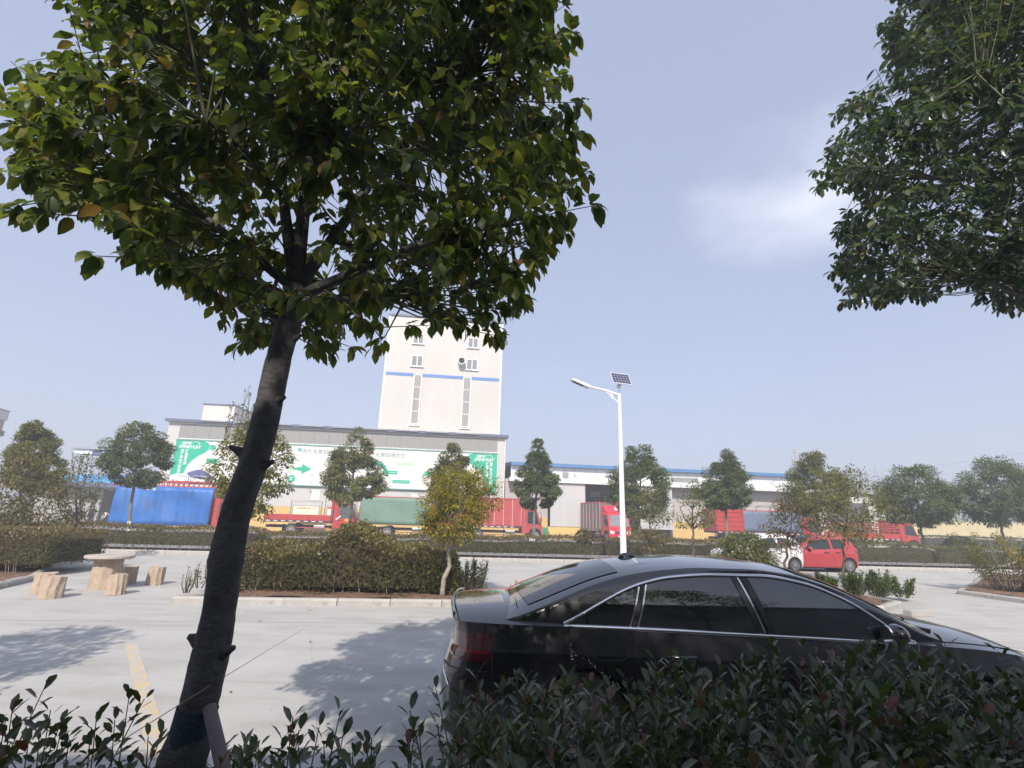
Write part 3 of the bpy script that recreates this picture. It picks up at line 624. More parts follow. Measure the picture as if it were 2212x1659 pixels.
for (pa, pb, pc, pd) in ((1215,1228,1020,1033),(1450,1508,1031,1041)):
    MB().box(wx(pa,z=zr-1), wx(pb,z=zr-1), -.05, -.022, ST(pa,pd,TWH)[1], ST(pa,pc,TWH)[1]).build('fascia_window', M_POLY, wh)
# back and side walls of the deep shaded bays
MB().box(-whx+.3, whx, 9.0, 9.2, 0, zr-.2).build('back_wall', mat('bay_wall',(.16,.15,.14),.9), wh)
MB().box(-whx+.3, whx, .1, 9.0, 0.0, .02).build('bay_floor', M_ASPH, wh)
def wall_seg(pa, pb, dado=True):
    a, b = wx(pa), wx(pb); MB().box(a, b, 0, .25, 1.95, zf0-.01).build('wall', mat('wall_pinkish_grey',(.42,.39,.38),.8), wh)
    MB().box(a, b, -.02, .25, 0, 1.948).build('dado', M_YDADO, wh)
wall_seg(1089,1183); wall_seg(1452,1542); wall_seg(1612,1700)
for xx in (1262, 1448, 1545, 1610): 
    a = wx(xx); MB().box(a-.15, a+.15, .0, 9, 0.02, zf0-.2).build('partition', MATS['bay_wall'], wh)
# sliding doors
M_DOOR = ribmat('door_grey_sheet', (.47,.48,.49), .4, depth=.15)
a, b = wx(1184.5), wx(1259); MB().box(a, b, -.95, -.83, dock+.1, zf0-.3).build('sliding_door', M_DOOR, wh)
a2, b2 = wx(1375), wx(1446); MB().box(a2, b2, -.95, -.83, dock+.1, zf0-.3).build('sliding_door', M_DOOR, wh)
MB().box(a-.2, b+.9, -1.5, -.02, 0, dock-.35).build('dock_base', M_YDADO, wh); MB().box(a-.2, b+.6, -1.05, -.022, dock-.348, dock+.06).build('dock', mat('dock_yellow',(.62,.42,.17),.8), wh)
MB().box(b+.05, b+.8, .05, 2.2, 0.03, 2.1).build('yellow_pier', M_YDADO, wh)
# inner window band seen over the red van truck
xa_, xb_ = wx(1277, TWH+6, 4), wx(1330, TWH+6, 4); za_, zb_ = ST(1290,1073,TWH+6)[1], ST(1290,1061.5,TWH+6)[1]
fr = MB().box(xa_, xb_, 5.9, 6.0, zb_-.06, zb_).box(xa_, xb_, 5.9, 6.0, za_, za_+.07)
for i in range(4): x = xa_+(xb_-xa_)*i/3; fr.box(x-.04, x+.04, 5.89, 5.998, za_+.07, zb_-.06)
wf = fr.build('inner_window', M_STEEL, wh)
for i in range(3):
    x = xa_+(xb_-xa_)*i/3; MB().box(x+.042, x+(xb_-xa_)/3-.042, 5.93, 5.95, za_+.072, zb_-.062).build('pane', M_GLASSF, wf)
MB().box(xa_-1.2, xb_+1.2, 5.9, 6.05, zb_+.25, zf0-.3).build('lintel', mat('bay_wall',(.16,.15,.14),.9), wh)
# lower white shed carrying on to the right
q0 = SX(1768, TWH, 4); q1 = SX(1905, TWH, 4); qz = ST(1836,1062,TWH)[1]
sh = thing('low_shed', 'pale flat-roofed shed past the right end of the loading warehouse', 'building', W((q0+q1)/2, TWH), SA); qh = (q1-q0)/2
MB().box(-qh, qh, 0, 10, 0, qz-.2).build('wall', mat('shed_pale',(.50,.50,.48),.8), sh); MB().box(-qh-.2, qh+.2, -.4, 10.2, qz-.198, qz).build('roof', M_GUT, sh)
MB().box(-qh+.8, qh-1.6, -.04, -.002, 0.05, qz-1.2).build('shutter', mat('shutter_dark',(.10,.09,.09),.7), sh)

# ------------------------------------------------------------------ left-hand shed, brown building, gantry
TL = 52.0
l0 = SX(40, TL, 2); l1 = SX(268, TL, 2); lc = (l0+l1)/2; lh = (l1-l0)/2; lz = ST(230,1047,TL)[1]; lz2 = ST(230,1018,TL)[1]
ls_ = thing('blue_roof_shed', 'low pale shed with bright blue roof and dark open doorway at left', 'building', W(lc, TL), SA)
MB().prism([(-1.2,lz),(8.5,lz2),(8.5,lz2+.12),(-1.2,lz+.12)], -lh-.3, lh+.3, 'x').build('roof', mat('bright_blue_roof',(.06,.38,.78),.45), ls_)
MB().box(-lh-.3, lh+.3, -1.26, -1.204, lz-.28, lz+.13).build('gutter', M_TRIM, ls_)
dx0 = SX(214, TL, 1.5)-lc; dx1 = SX(264, TL, 1.5)-lc
M_LW = mat('shed_grey_render', (.36,.36,.36), .9, var=.12, scale=1.2)
MB().box(-lh, dx0, 0, .2, 0, lz+.1).build('wall', M_LW, ls_); MB().box(dx0, dx1, 0, .2, lz-.5, lz+.1).build('lintel', M_LW, ls_)
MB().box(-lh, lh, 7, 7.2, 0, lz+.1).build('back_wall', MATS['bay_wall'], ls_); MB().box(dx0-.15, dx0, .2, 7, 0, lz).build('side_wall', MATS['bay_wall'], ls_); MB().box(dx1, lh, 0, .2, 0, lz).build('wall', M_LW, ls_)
MB().box(dx0+1.4, dx0+1.5, -.02, .05, 0, lz-.5).build('door_leaf_edge', M_STEEL, ls_)
for pa, pb in ((166,176),(192,201)):
    a, b = SX(pa, TL, 1)-lc, SX(pb, TL, 1)-lc; MB().box(a, b, -.06, -.003, 0.02, 2.5).build('door', mat('shutter_dark',(.10,.09,.09),.7), ls_)
gz = ST(205,983,TL+6)[1]; g0 = SX(170, TL+6, gz); g1 = SX(250, TL+6, gz); gc = (g0+g1)/2; gh = (g1-g0)/2
ga = thing('steel_gantry', 'thin steel canopy frame standing over the blue roofed shed', 'gantry', W(gc, TL+6), SA)
MB().box(-gh, gh, -.6, .6, gz, gz+.22).build('beam', M_TRIM, ga); MB().box(-gh-.3, gh, -.9, .9, gz+.5, gz+.68).build('roof', M_GUT, ga)
for x in (-gh+2.6, gh-1): MB().tube([(x, 0, 0), (x, 0, gz-.002)], .10, 8).build('post', M_GUT, ga)
MB().box(-gh, -gh+1.7, -.7, .7, gz-.0, gz+.48).build('end_box', M_TRIMW, ga)
bz = ST(20,880,TL+20)[1]; bx1 = SX(36, TL+22, bz*.8)
br = thing('brown_building', 'brown walled building with a pale parapet cut by the left edge', 'building', W(bx1, TL+10), SA+R(8))
MB().box(-16, 0, 0, 12, 0, bz-3.6).build('wall', mat('brown_render',(.26,.17,.14),.9), br); MB().box(-16, .35, -.35, 12, bz-3.598, bz-2.9).build('eave', mat('eave_brown',(.16,.10,.09),.8), br)
MB().box(-16, .0, 0.02, 12, bz-2.898, bz-1.5).build('upper_wall', mat('pink_render',(.46,.30,.25),.9), br); MB().box(-16, .25, -.25, 12, bz-1.498, bz-.3).build('parapet', mat('parapet_white',(.62,.62,.60),.8), br); MB().box(-16, .35, -.35, 12, bz-.298, bz-.18).build('coping', M_GUT, br)
for k in range(3): MB().box(-4.6-k*4.2, -2.6-k*4.2, -.05, -.003, 6, 8).build('window', M_GLASSF, br)

# ------------------------------------------------------------------ far right: yellow wall, hedges, poles, wires, distance
TY = 74.0
f0 = SX(1690, TY, 2); f1 = SX(2420, TY, 2); fz = ST(2080,1124,TY)[1]
yw = thing('boundary_wall', 'long plain yellow boundary wall running behind the far right trees', 'wall', W((f0+f1)/2, TY), SA); fh = (f1-f0)/2
MB().box(-fh, fh, 0, .24, 0, fz-.12).build('wall', mat('yellow_wall_render',(.55,.46,.25),.9, var=.08, scale=.7), yw); MB().box(-fh, fh, -.06, .30, fz-.118, fz).build('coping', mat('coping_grey',(.35,.36,.30),.8), yw)
sheet('far_road', [(18,50.5),(110,50.5),(110,73.5),(18,73.5)], 0.002, M_ASPH)
M_POLE = mat('pole_concrete', (.36,.35,.33), .8)
wires = [];
for k, (px, py, hp, tp, arm) in enumerate(((1716,968,0,82,1.6),(1767,967,0,80,1.0),(1787,1018,0,110,1.0))):
    s, z = ST(px, py, tp); nm = ('left utility pole rising behind the far right tree clump','middle utility pole just above the tall tree top','short far utility pole to the right of the tree top')[k]
    r = thing('utility_pole', nm, 'utility pole', W(s, tp), SA, 'utility poles beyond the warehouse')
    MB().tube([(0,0,0),(0,0,z)], [.22,.13], 10).build('post', M_POLE, r, smooth=True); MB().box(-arm/2, arm/2, -.06, .06, z-.8, z-.68).build('crossarm', M_GUT, r)
    for q in (-1, 0, 1): MB().lathe([(.05,0),(.08,.1),(.05,.22)], (q*arm*.42, 0, z-.679), n=8).build('insulator', M_TRIMW, r)
    wires.append((s, tp, z-.45))
for k, (a, b, dz, dz2, lb) in enumerate((( wires[2], (2330,955,70), 0, 0, 'upper thin power line crossing the sky at right'), (wires[2], (2330,992,70), -.8, 0, 'lower thin power line crossing the sky at right'))):
    s, t, z = a; e = ST(b[0], b[1], b[2]); p0 = W(s,t,z+dz); p1 = W(e[0], b[2], e[1])
    pts = [p0.lerp(p1, i/16)-Vector((0,0,1.1*4*(i/16)*(1-i/16))) for i in range(17)]
    o = MB().tube(pts, .022, 4).build('power_line', M_GUT); tag(o, lb, 'power line', 'power lines at right')
# distant farm buildings and trees on the horizon
for k, (px, w_, h_, d) in enumerate(((2058,26,5.5,210),(2130,38,5,260),(2006,20,4.5,230))):
    s = SX(px, d, 2); r = thing('distant_building', ('low grey building on the horizon behind the yellow wall','wide pale building on the horizon by the far right tree','small hazy building on the horizon beside the eighth tree')[k], 'building', W(s, d), SA, 'buildings on the horizon')
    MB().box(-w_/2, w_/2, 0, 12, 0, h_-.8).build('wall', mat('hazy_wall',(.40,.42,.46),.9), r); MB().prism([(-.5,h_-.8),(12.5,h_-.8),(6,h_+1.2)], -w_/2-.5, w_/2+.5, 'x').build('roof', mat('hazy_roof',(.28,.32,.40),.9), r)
#@@VEH
# ------------------------------------------------------------------ cars
M_BLACKP = mat('car_paint_black', (.006,.006,.009), .22, var=.0, spec=.6, coat=1.0)
M_REDP = mat('car_paint_red', (.36,.04,.045), .35, var=.03, coat=.7)
M_WHITEP = mat('car_paint_white', (.66,.66,.67), .3, var=.02, coat=.6)
M_TINT = mat('tinted_glass', (.004,.005,.007), .015, var=0, spec=1.0); M_TINT.node_tree.nodes['Principled BSDF'].inputs['IOR'].default_value = 1.6
M_SCREEN = mat('truck_windscreen', (.22,.22,.24), .12, var=.3, scale=2, spec=.8)  # pale base colour paints in reflected light and a light cab interior
M_TINT2 = mat('car_glass', (.02,.03,.03), .04, var=0, spec=.7)
M_CHROME = mat('chrome', (.80,.80,.82), .12, metal=1.0, var=0)
M_RUB = mat('tyre_rubber', (.025,.025,.025), .85, var=.2)
M_RIM = mat('wheel_alloy', (.50,.50,.52), .3, metal=.8, var=.1)
M_BLK = mat('black_trim', (.012,.012,.013), .4, var=.1)
M_TAIL = mat('tail_lamp_red', (.09,.006,.008), .08, var=.1, coat=1.0, spec=.7)
M_TAILB = mat('tail_lamp_bar', (.30,.02,.02), .1, var=0, coat=1.0)
M_LAMP = mat('headlamp_clear', (.62,.66,.66), .08, spec=.8, var=.1)
def sec_shape(v):          # v 0 (sill) .. 1 (belt): lateral factor of the body side
    return float(np.interp(v, [0,.06,.2,.45,.70,.77,.80,.90,1.0], [.93,.965,.985,1.0,1.0,1.0,.991,.962,.930]))
def wheel(parent, x, y, r, sgn, wd=.23, spokes=5, rim_m=None):
    w = MB().lathe([(r*.62,-wd/2),(r*.93,-wd/2),(r,-wd/2+.04),(r,wd/2-.04),(r*.93,wd/2),(r*.62,wd/2),(r*.60,wd*.3),(r*.60,-wd*.3),(r*.62,-wd/2)], (0,0,0), 'y', 28, cap=False)
    o = w.build('wheel', M_RUB, parent, smooth=True); o.location = (x, y, r)
    rm = MB(); rm.lathe([(r*.61,-.02),(r*.645,sgn*wd*.50),(r*.60,sgn*wd*.51),(r*.54,sgn*wd*.22),(.001,sgn*wd*.20)], (0,0,0), 'y', 28, cap=False)
    rm.lathe([(r*.12,sgn*.05),(r*.10,sgn*wd*.42)], (0,0,0), 'y', 12)
    for k in range(spokes*2):
        a = 2*math.pi*k/(spokes*2); M = Matrix.Rotation(a, 4, 'Y'); rm.box(r*.08, r*.60, sgn*wd*.36-.01, sgn*wd*.36+.015, -r*.045, r*.045, M)
    rm.build('rim', rim_m or M_RIM, o, smooth=True)
    return o
def car(name, label, cat, loc, rz, sp):
    root = thing(name, label, cat, loc, rz)
    L = sp['L']; fw = pchip(*zip(*sp['w'])); fs = pchip(*zip(*sp['zs'])); fd = pchip(*zip(*sp['zd'])); z0 = .19
    toff = pchip([.15,.35,.55,.66,.70,.74,.80,.88,.97,1.05], sp.get('toff', [.10,.02,.0,.015,.05,.06,.085,.085,.065,.03]))
    noff = pchip([.15,.3,.5,.7,.8,.95], [.10,.0,.0,.02,.06,.14])
    paint = sp['paint']
    def sx(x, z): return x + toff(z)*max(0, 1-x/.55) - noff(z)*max(0, 1-(L-x)/.5)
    def side(x, z, off=0.0, sg=-1):
        v = (z-z0)/(fs(x)-z0); return Vector((sx(x, z), sg*(fw(x)*sec_shape(min(1,max(0,v)))+off), z))
    xs = [0,.004,.012,.03,.06,.10,.16,.24,.34,.48]+list(np.linspace(.62, L-.62, 60))+[L-q for q in (.48,.34,.24,.16,.10,.06,.03,.012,.004,0)]
    vs = [0,.03,.08,.15,.25,.35,.45,.55,.64,.70,.74,.77,.80,.84,.89,.94,.975,1.0]
    P = []
    for x in xs:
        row = []; w = fw(x); zs_, zd_ = fs(x), fd(x)
        for v in vs: z = z0+v*(zs_-z0); row.append((sx(x,z), -w*sec_shape(v), z))
        wb = w*sec_shape(1)
        for q in (.985,.96,.9,.8,.66,.5,.33,.16,0): 
            z = zs_+(zd_-zs_)*(1-q**2.6); row.append((sx(x,z), -wb*q, z))
        full = row + [(a, -b, c) for a, b, c in row[-2::-1]]
        P.append(full)
    mb = MB().grid(P); n = len(P[0])
    for i in range(len(xs)-1): mb.f.append((i*n, i*n+n-1, (i+1)*n+n-1, (i+1)*n))
    body = mb.build('body', paint, root, smooth='all')
    # wheel arches are cut out of the finished shell
    cut = MB()
    for wx_ in sp['wheels']: cut.lathe([(sp['wr']+.045,-1.3),(sp['wr']+.045,1.3)], (wx_, 0, sp['wr']), 'y', 40)
    co = cut.build('cutter', None, root); bo = body.modifiers.new('b', 'BOOLEAN'); bo.object = co; bo.operation = 'DIFFERENCE'; bo.solver = 'EXACT'
    dg = bpy.context.evaluated_depsgraph_get(); dg.update(); me = bpy.data.meshes.new_from_object(body.evaluated_get(dg)); body.modifiers.clear(); body.data = me; bpy.data.objects.remove(co)
    me.materials.clear(); me.materials.append(paint)
    try: me.set_sharp_from_angle(angle=.7)
    except Exception: pass
    for wx_ in sp['wheels']: MB().lathe([(sp['wr']+.04,-.62),(sp['wr']+.04,.62)], (wx_,0,sp['wr']), 'y', 24).build('wheel_housing', M_BLK, root)
    # greenhouse
    fc = pchip(*zip(*sp['zc'])); fr = pchip(*zip(*sp['zr'])); fy = pchip(*zip(*sp['yb'])); zb = sp['zb']
    xg0, xg1 = sp['zc'][0][0], sp['zc'][-1][0]
    ta, tb = sp.get('tumble', (.42,.42))
    def gy(x, z): d = max(0, z-zb); return fy(x)-d*ta-tb*d*d
    def crown(x, q, off=0): r = fr(x); yr = gy(x, r); z = r+(fc(x)-r)*(1-abs(q)**2.3); return Vector((x, yr*q, z+off))
    G = []
    for x in np.linspace(xg0, xg1, 70):
        r = fr(x); row = []
        for k in range(9): z = zb-.06+(r-zb+.06)*k/8; row.append((x, -gy(x, z), z))
        for q in (.985,.95,.9,.8,.65,.5,.33,.16,0): c = crown(x, q); row.append((x, -c.y, c.z))
        G.append(row+[(a,-b,c) for a,b,c in row[-2::-1]])
    MB().grid(G).build('roof', paint, root, smooth='all')
    if sp.get('glassroof'): pass
    # rear and front screens follow the crown
    for nm, (a0, a1), qm in (('rear_window', sp['rear'], .84), ('windscreen', sp['front'], .86)):
        P = []
        for i in range(15):
            u = i/14; x0 = a0+(a1-a0)*u; row = []
            for j in range(17):
                q = (j/8-1)*qm; bow = (.10 if nm == 'rear_window' else -.10)*(q*q)*1.0
                x = x0 + bow*(.3+.7*(1-u if nm == 'rear_window' else u)); x = min(max(x, xg0+.01), xg1-.01); c = crown(x, q, .006); row.append(c)
            P.append(row)
        MB().grid(P).build(nm, sp['glass'], root, smooth='all')
    # side windows: glass panels between belt line and the arched top line
    fbt = pchip(*zip(*sp['belt'])); ftp = pchip(*zip(*sp['wtop']))
    def gp(x, z, off, sg): return Vector((x, sg*(gy(x, z)+off), z))
    for sg in (-1, 1):
        for wn_, (xa, xb, sla, slb) in sp['windows']:
            P = []
            nx = 24
            for i in range(nx+1):
                row = []
                for j in range(9):
                    v = j/8; x = (xa+sla*v)+((xb+slb*v)-(xa+sla*v))*i/nx; lo = fbt(x)+.012; hi = max(lo+.001, ftp(x)-.014); row.append(gp(x, lo+(hi-lo)*v, .006, sg))
                P.append(row)
            MB().grid(P).build(wn_, sp['glass'], root, smooth='all')
        xa, xb = sp['trim']
        if sp.get('chrome', True):
            # belt strip flat and a slimmer arch over the windows
            xsb = np.linspace(xa, xb, 40); P = [[gp(x, fbt(x)-.024, .014, sg), gp(x, fbt(x)-.006, .024, sg), gp(x, fbt(x)+.012, .012, sg)] for x in xsb]
            MB().grid(P).build('window_trim', M_CHROME, root, smooth='all', solid=.004)
            xst = np.linspace(xa, sp['trimtop'], 46); P = [[gp(x, max(ftp(x),fbt(x))-.014, .010, sg), gp(x, max(ftp(x),fbt(x)), .018, sg), gp(x, max(ftp(x),fbt(x))+.012, .011, sg)] for x in xst]
            MB().grid(P).build('window_trim', M_CHROME, root, smooth='all', solid=.004)
        for (xp0, xp1, sla, cm) in sp.get('pillars', []):
            P = []
            for i in range(2):
                row = []
                for j in range(9): v = j/8; x = (xp0 if i == 0 else xp1)+sla*v; lo = fbt(x)+.012; hi = ftp(x)-.014; row.append(gp(x, lo+(hi-lo)*v, .009, sg))
                P.append(row)
            MB().grid(P).build('pillar_trim', cm, root, smooth='all')
        # shut lines: thin dark gaps that follow the skin
        for pts in sp.get('lines', []):
            q = []
            for (xA, zA), (xB, zB) in zip(pts[:-1], pts[1:]):
                for k in range(9): x = xA+(xB-xA)*k/8; z = zA+(zB-zA)*k/8; q.append(side(x, z, .0005, sg))
            if sg < 0 or True: MB().tube(q, .0035, 5).build('shut_line', M_BLK, root)
        for hx_, hz in sp.get('handles', []):
            pts = [side(hx_-.11+.22*k/8, hz, .012+.026*math.sin(math.pi*k/8), sg) for k in range(9)]
            o = MB().tube(pts, [.010]+[.014]*7+[.010], 8).build('door_handle', sp.get('handle_m', paint), root, smooth='all')
            MB().tube([side(hx_-.09+.18*k/6, hz-.018, .012+.020*math.sin(math.pi*k/6), sg) for k in range(7)], .003, 5).build('handle_trim', M_CHROME, o)
        # mirror
        mx, mz = sp['mirror']; my = fy(mx)+.10
        P = []
        for i in range(9):
            u = i/8; xx = mx-.06+.15*u; rr = math.sin(math.pi*min(1,.06+u*.94))**.5 if u < 1 else .05; row = []
            for k in range(16): a = 2*math.pi*k/16; row.append((xx, sg*(my+.105*rr*math.cos(a)), mz+.075*rr*math.sin(a)))
            row.append(row[0]); P.append(row)
        mo = MB().grid(P).build('mirror', sp.get('mirror_m', paint), root, smooth='all')
        MB().box(mx-.02, mx+.05, min(sg*(my-.16), sg*(my-.06)), max(sg*(my-.16), sg*(my-.06)), mz-.07, mz-.02).build('mirror_foot', M_BLK, mo, bevel=.008)
        MB().lathe([(.001,-.001),(.06,0),(.065,.012)], (mx-.068, sg*my, mz), 'x', 16).build('mirror_glass', M_CHROME, mo)
        # lamps
        x0, x1, za, zb_ = sp['tail']
        P = [[side(x0+(x1-x0)*(i/14), za+(zb_-za)*j/8 + (.015*(i/14)**2)*(1 if j else 1), .007*(math.sin(math.pi*min(max(i/14,.04),.96))**.3)*(math.sin(math.pi*min(max(j/8,.06),.94))**.3), sg) for j in range(9)] for i in range(15)]
        tl = MB().grid(P).build('tail_lamp', M_TAIL, root, smooth='all')
        P = [[side(x0+.02+(x1-x0-.05)*(i/10), za+(zb_-za)*(.30+.08*j)+.01, .011, sg) for j in range(2)] for i in range(11)]
        MB().grid(P).build('lamp_bar', M_TAILB, tl, smooth='all')
        P = [[side(x0+(x1-x0)*.55+.004*j, za+(zb_-za)*(i/8), .010, sg) for j in range(2)] for i in range(9)]
        MB().grid(P).build('lamp_seam', M_BLK, tl)
        x0, x1, za, zb_ = sp['head']
        P = [[side(x0+(x1-x0)*(i/12), za+(zb_-za)*j/6, .006, sg) for j in range(7)] for i in range(13)]
        MB().grid(P).build('head_lamp', M_LAMP, root, smooth='all')
        for wx_ in sp['wheels']: wheel(root, wx_, sg*(fw(wx_)-.13), sp['wr'], sg, rim_m=sp.get('rim_m'))
    MB().box(.4, L-.4, -.7, .7, .16, .30).build('underbody', M_BLK, root)
    for k in sp.get('extra', []): k(root, side, sx, crown, fd, fw, fs)
    return root
def sedan_extra(root, side, sx, crown, fd, fw, fs):
    # boot lid edge, bumper line, number plate recess, filler flap, antenna fin, cowl
    lip = [Vector((sx(.04, 1.03)-.012+.05*(abs(y)/.75)**2.2, y, fd(.12)+.004-.05*(abs(y)/.75)**2)) for y in np.linspace(-.74,.74,25)]
    MB().tube(lip, .010, 6).build('boot_spoiler', M_BLACKP, root, smooth='all')
    seam = [side(.02, .66, .001, -1)]+[side(x, .66+.0*x, .001, -1) for x in (.05,.1,.2,.3,.42)]
    MB().tube(seam, .004, 5).build('bumper_seam', M_BLK, root)
    MB().tube([side(x, .69-.15*(x/.1), .004, -1) for x in (.02,.05,.08,.10)], .006, 5).build('bumper_trim', M_CHROME, root)
    fl = [(1.17,.875),(1.17,.79),(1.20,.765),(1.38,.765),(1.41,.79),(1.41,.875)]
    MB().tube([side(x, z, .0008, -1) for x, z in fl], .0028, 5).build('fuel_flap_seam', M_BLK, root)
    P = []
    for i in range(9):
        u = i/8; x = 1.60+.17*u; hgt = .055*math.sin(math.pi*u)**.6*(1-.5*u)+.002; w_ = .03*math.sin(math.pi*min(u+.05,.98)); c = crown(x, 0).z-.004
        P.append([(x, -w_, c), (x-.015, -.006, c+hgt), (x-.015, .006, c+hgt), (x, w_, c)])
    MB().grid(P).build('antenna_fin', M_BLACKP, root, smooth='all')
    MB().prism([(3.72,.985),(4.02,.955),(4.02,.975),(3.72,1.012)], -.62, .62, 'y').build('wiper_cowl', M_BLK, root)
    for y0_, y1_ in ((-.55,.02),(.0,.5)): MB().tube([(3.86,y0_,1.035),(3.74,(y0_+y1_)/2,1.075),(3.66,y1_,1.115)], .009, 5).build('wiper', M_BLK, root)
    # bonnet shut line and power crease
    for sg in (-1, 1):
        pts = []
        for k in range(12):
            x = 3.78+1.05*k/11; wb = fw(x)*.93; q = .93-.05*k/11; z = fs(x)+(fd(x)-fs(x))*(1-q**2.6)+.002; pts.append((x, sg*wb*q, z))
        MB().tube(pts, .0035, 5).build('bonnet_seam', M_BLK, root)
    MB().tube([(sx(.62+.0*abs(y), 1.0)-.02, y, fd(.6)+.006-.06*abs(y)**2) for y in np.linspace(-.6,.6,13)], .004, 5).build('boot_seam', M_BLK, root)
    # bird-dropping style splash marks on the rear quarter
    sp_ = MB(); rd = random.Random(3)
    for k in range(34):
        u = rd.random(); x = 1.02+.33*u+rd.gauss(0,.012) if k > 12 else 1.0+rd.gauss(0,.006); z = .80-.20*u**1.2+rd.gauss(0,.008) if k > 12 else .86-.10*rd.random()
        r = rd.uniform(.002,.006); c = side(x, z, .0015, -1); sp_.lathe([(r,-.0005),(r*.6,.001)], tuple(c), 'y', 6)
    so = sp_.build('splash_mark', mat('dried_splash',(.42,.42,.40),.9), root); so['kind'] = 'stuff'
SEDAN = dict(L=5.02, paint=M_BLACKP, glass=M_TINT,
    w=[(0,.02),(.004,.30),(.012,.46),(.03,.60),(.06,.70),(.10,.765),(.16,.815),(.24,.85),(.34,.873),(.48,.892),(.9,.915),(1.6,.932),(2.6,.937),(3.6,.930),(4.2,.915),(4.55,.88),(4.78,.80),(4.92,.66),(4.99,.42),(5.016,.2),(5.02,.02)],
    zs=[(0,.97),(.3,.975),(.8,.972),(1.5,.958),(2.5,.938),(3.5,.912),(4.1,.885),(4.6,.825),(4.9,.73),(5.02,.64)],
    zd=[(0,1.045),(.08,1.062),(.3,1.085),(.6,1.10),(1.5,1.10),(3.0,1.05),(3.7,1.02),(4.1,.995),(4.6,.925),(4.9,.81),(5.02,.66)],
    zc=[(.45,1.05),(.60,1.12),(.8,1.20),(1.0,1.278),(1.25,1.358),(1.5,1.408),(1.8,1.44),(2.15,1.457),(2.5,1.454),(2.85,1.428),(3.15,1.37),(3.4,1.285),(3.65,1.18),(3.88,1.07),(4.05,.97)],
    zr=[(.45,.98),(.60,1.02),(.8,1.095),(1.0,1.175),(1.25,1.268),(1.5,1.332),(1.8,1.377),(2.15,1.402),(2.5,1.402),(2.85,1.372),(3.1,1.305),(3.35,1.20),(3.6,1.075),(3.82,.965),(4.05,.90)],
    yb=[(.5,.79),(.9,.825),(1.4,.848),(2.2,.862),(3.2,.855),(3.7,.825),(4.0,.79)], zb=.93, tumble=(.17,.66),
    belt=[(.9,.978),(1.5,.972),(2.2,.958),(3.0,.936),(3.8,.908)],
    wtop=[(.9,.972),(.96,.992),(1.25,1.135),(1.44,1.225),(1.6,1.28),(1.83,1.328),(2.2,1.356),(2.6,1.358),(2.94,1.312),(3.24,1.195),(3.45,1.06),(3.6,.955),(3.72,.912),(3.8,.905)],
    windows=[('quarter_window',(1.0,1.46,.02,.11)),('rear_side_window',(1.52,2.44,.12,-.10)),('front_side_window',(2.58,3.62,-.10,-.10))],
    trim=(.955,3.70), trimtop=3.70, pillars=[(1.475,1.505,.11,M_BLK),(1.455,1.468,.11,M_CHROME),(1.515,1.528,.11,M_CHROME),(2.445,2.49,-.10,M_BLK),(2.495,2.505,-.10,M_CHROME),(2.53,2.575,-.10,M_BLK)],
    rear=(.62,1.42), front=(2.98,3.86), wheels=(1.10,4.11), wr=.335, mirror=(3.46,.99), tail=(.03,.39,.715,.90), head=(4.55,4.93,.62,.72),
    handles=[(1.82,.80),(2.95,.79)],
    lines=[[(1.48,.95),(1.48,.80),(1.55,.60),(1.62,.42),(1.66,.30)],[(2.53,.93),(2.55,.70),(2.57,.45),(2.58,.27)],[(3.70,.905),(3.60,.70),(3.62,.45),(3.66,.28)],[(.41,.935),(.40,.74),(.42,.66)]],
    extra=[sedan_extra])
CAR_LOC = Vector((-.53, 4.97, 0)); CAR_RZ = R(2.0)
car('sedan', 'glossy black sedan with chrome window trim parked across the foreground', 'car', CAR_LOC, CAR_RZ, SEDAN)
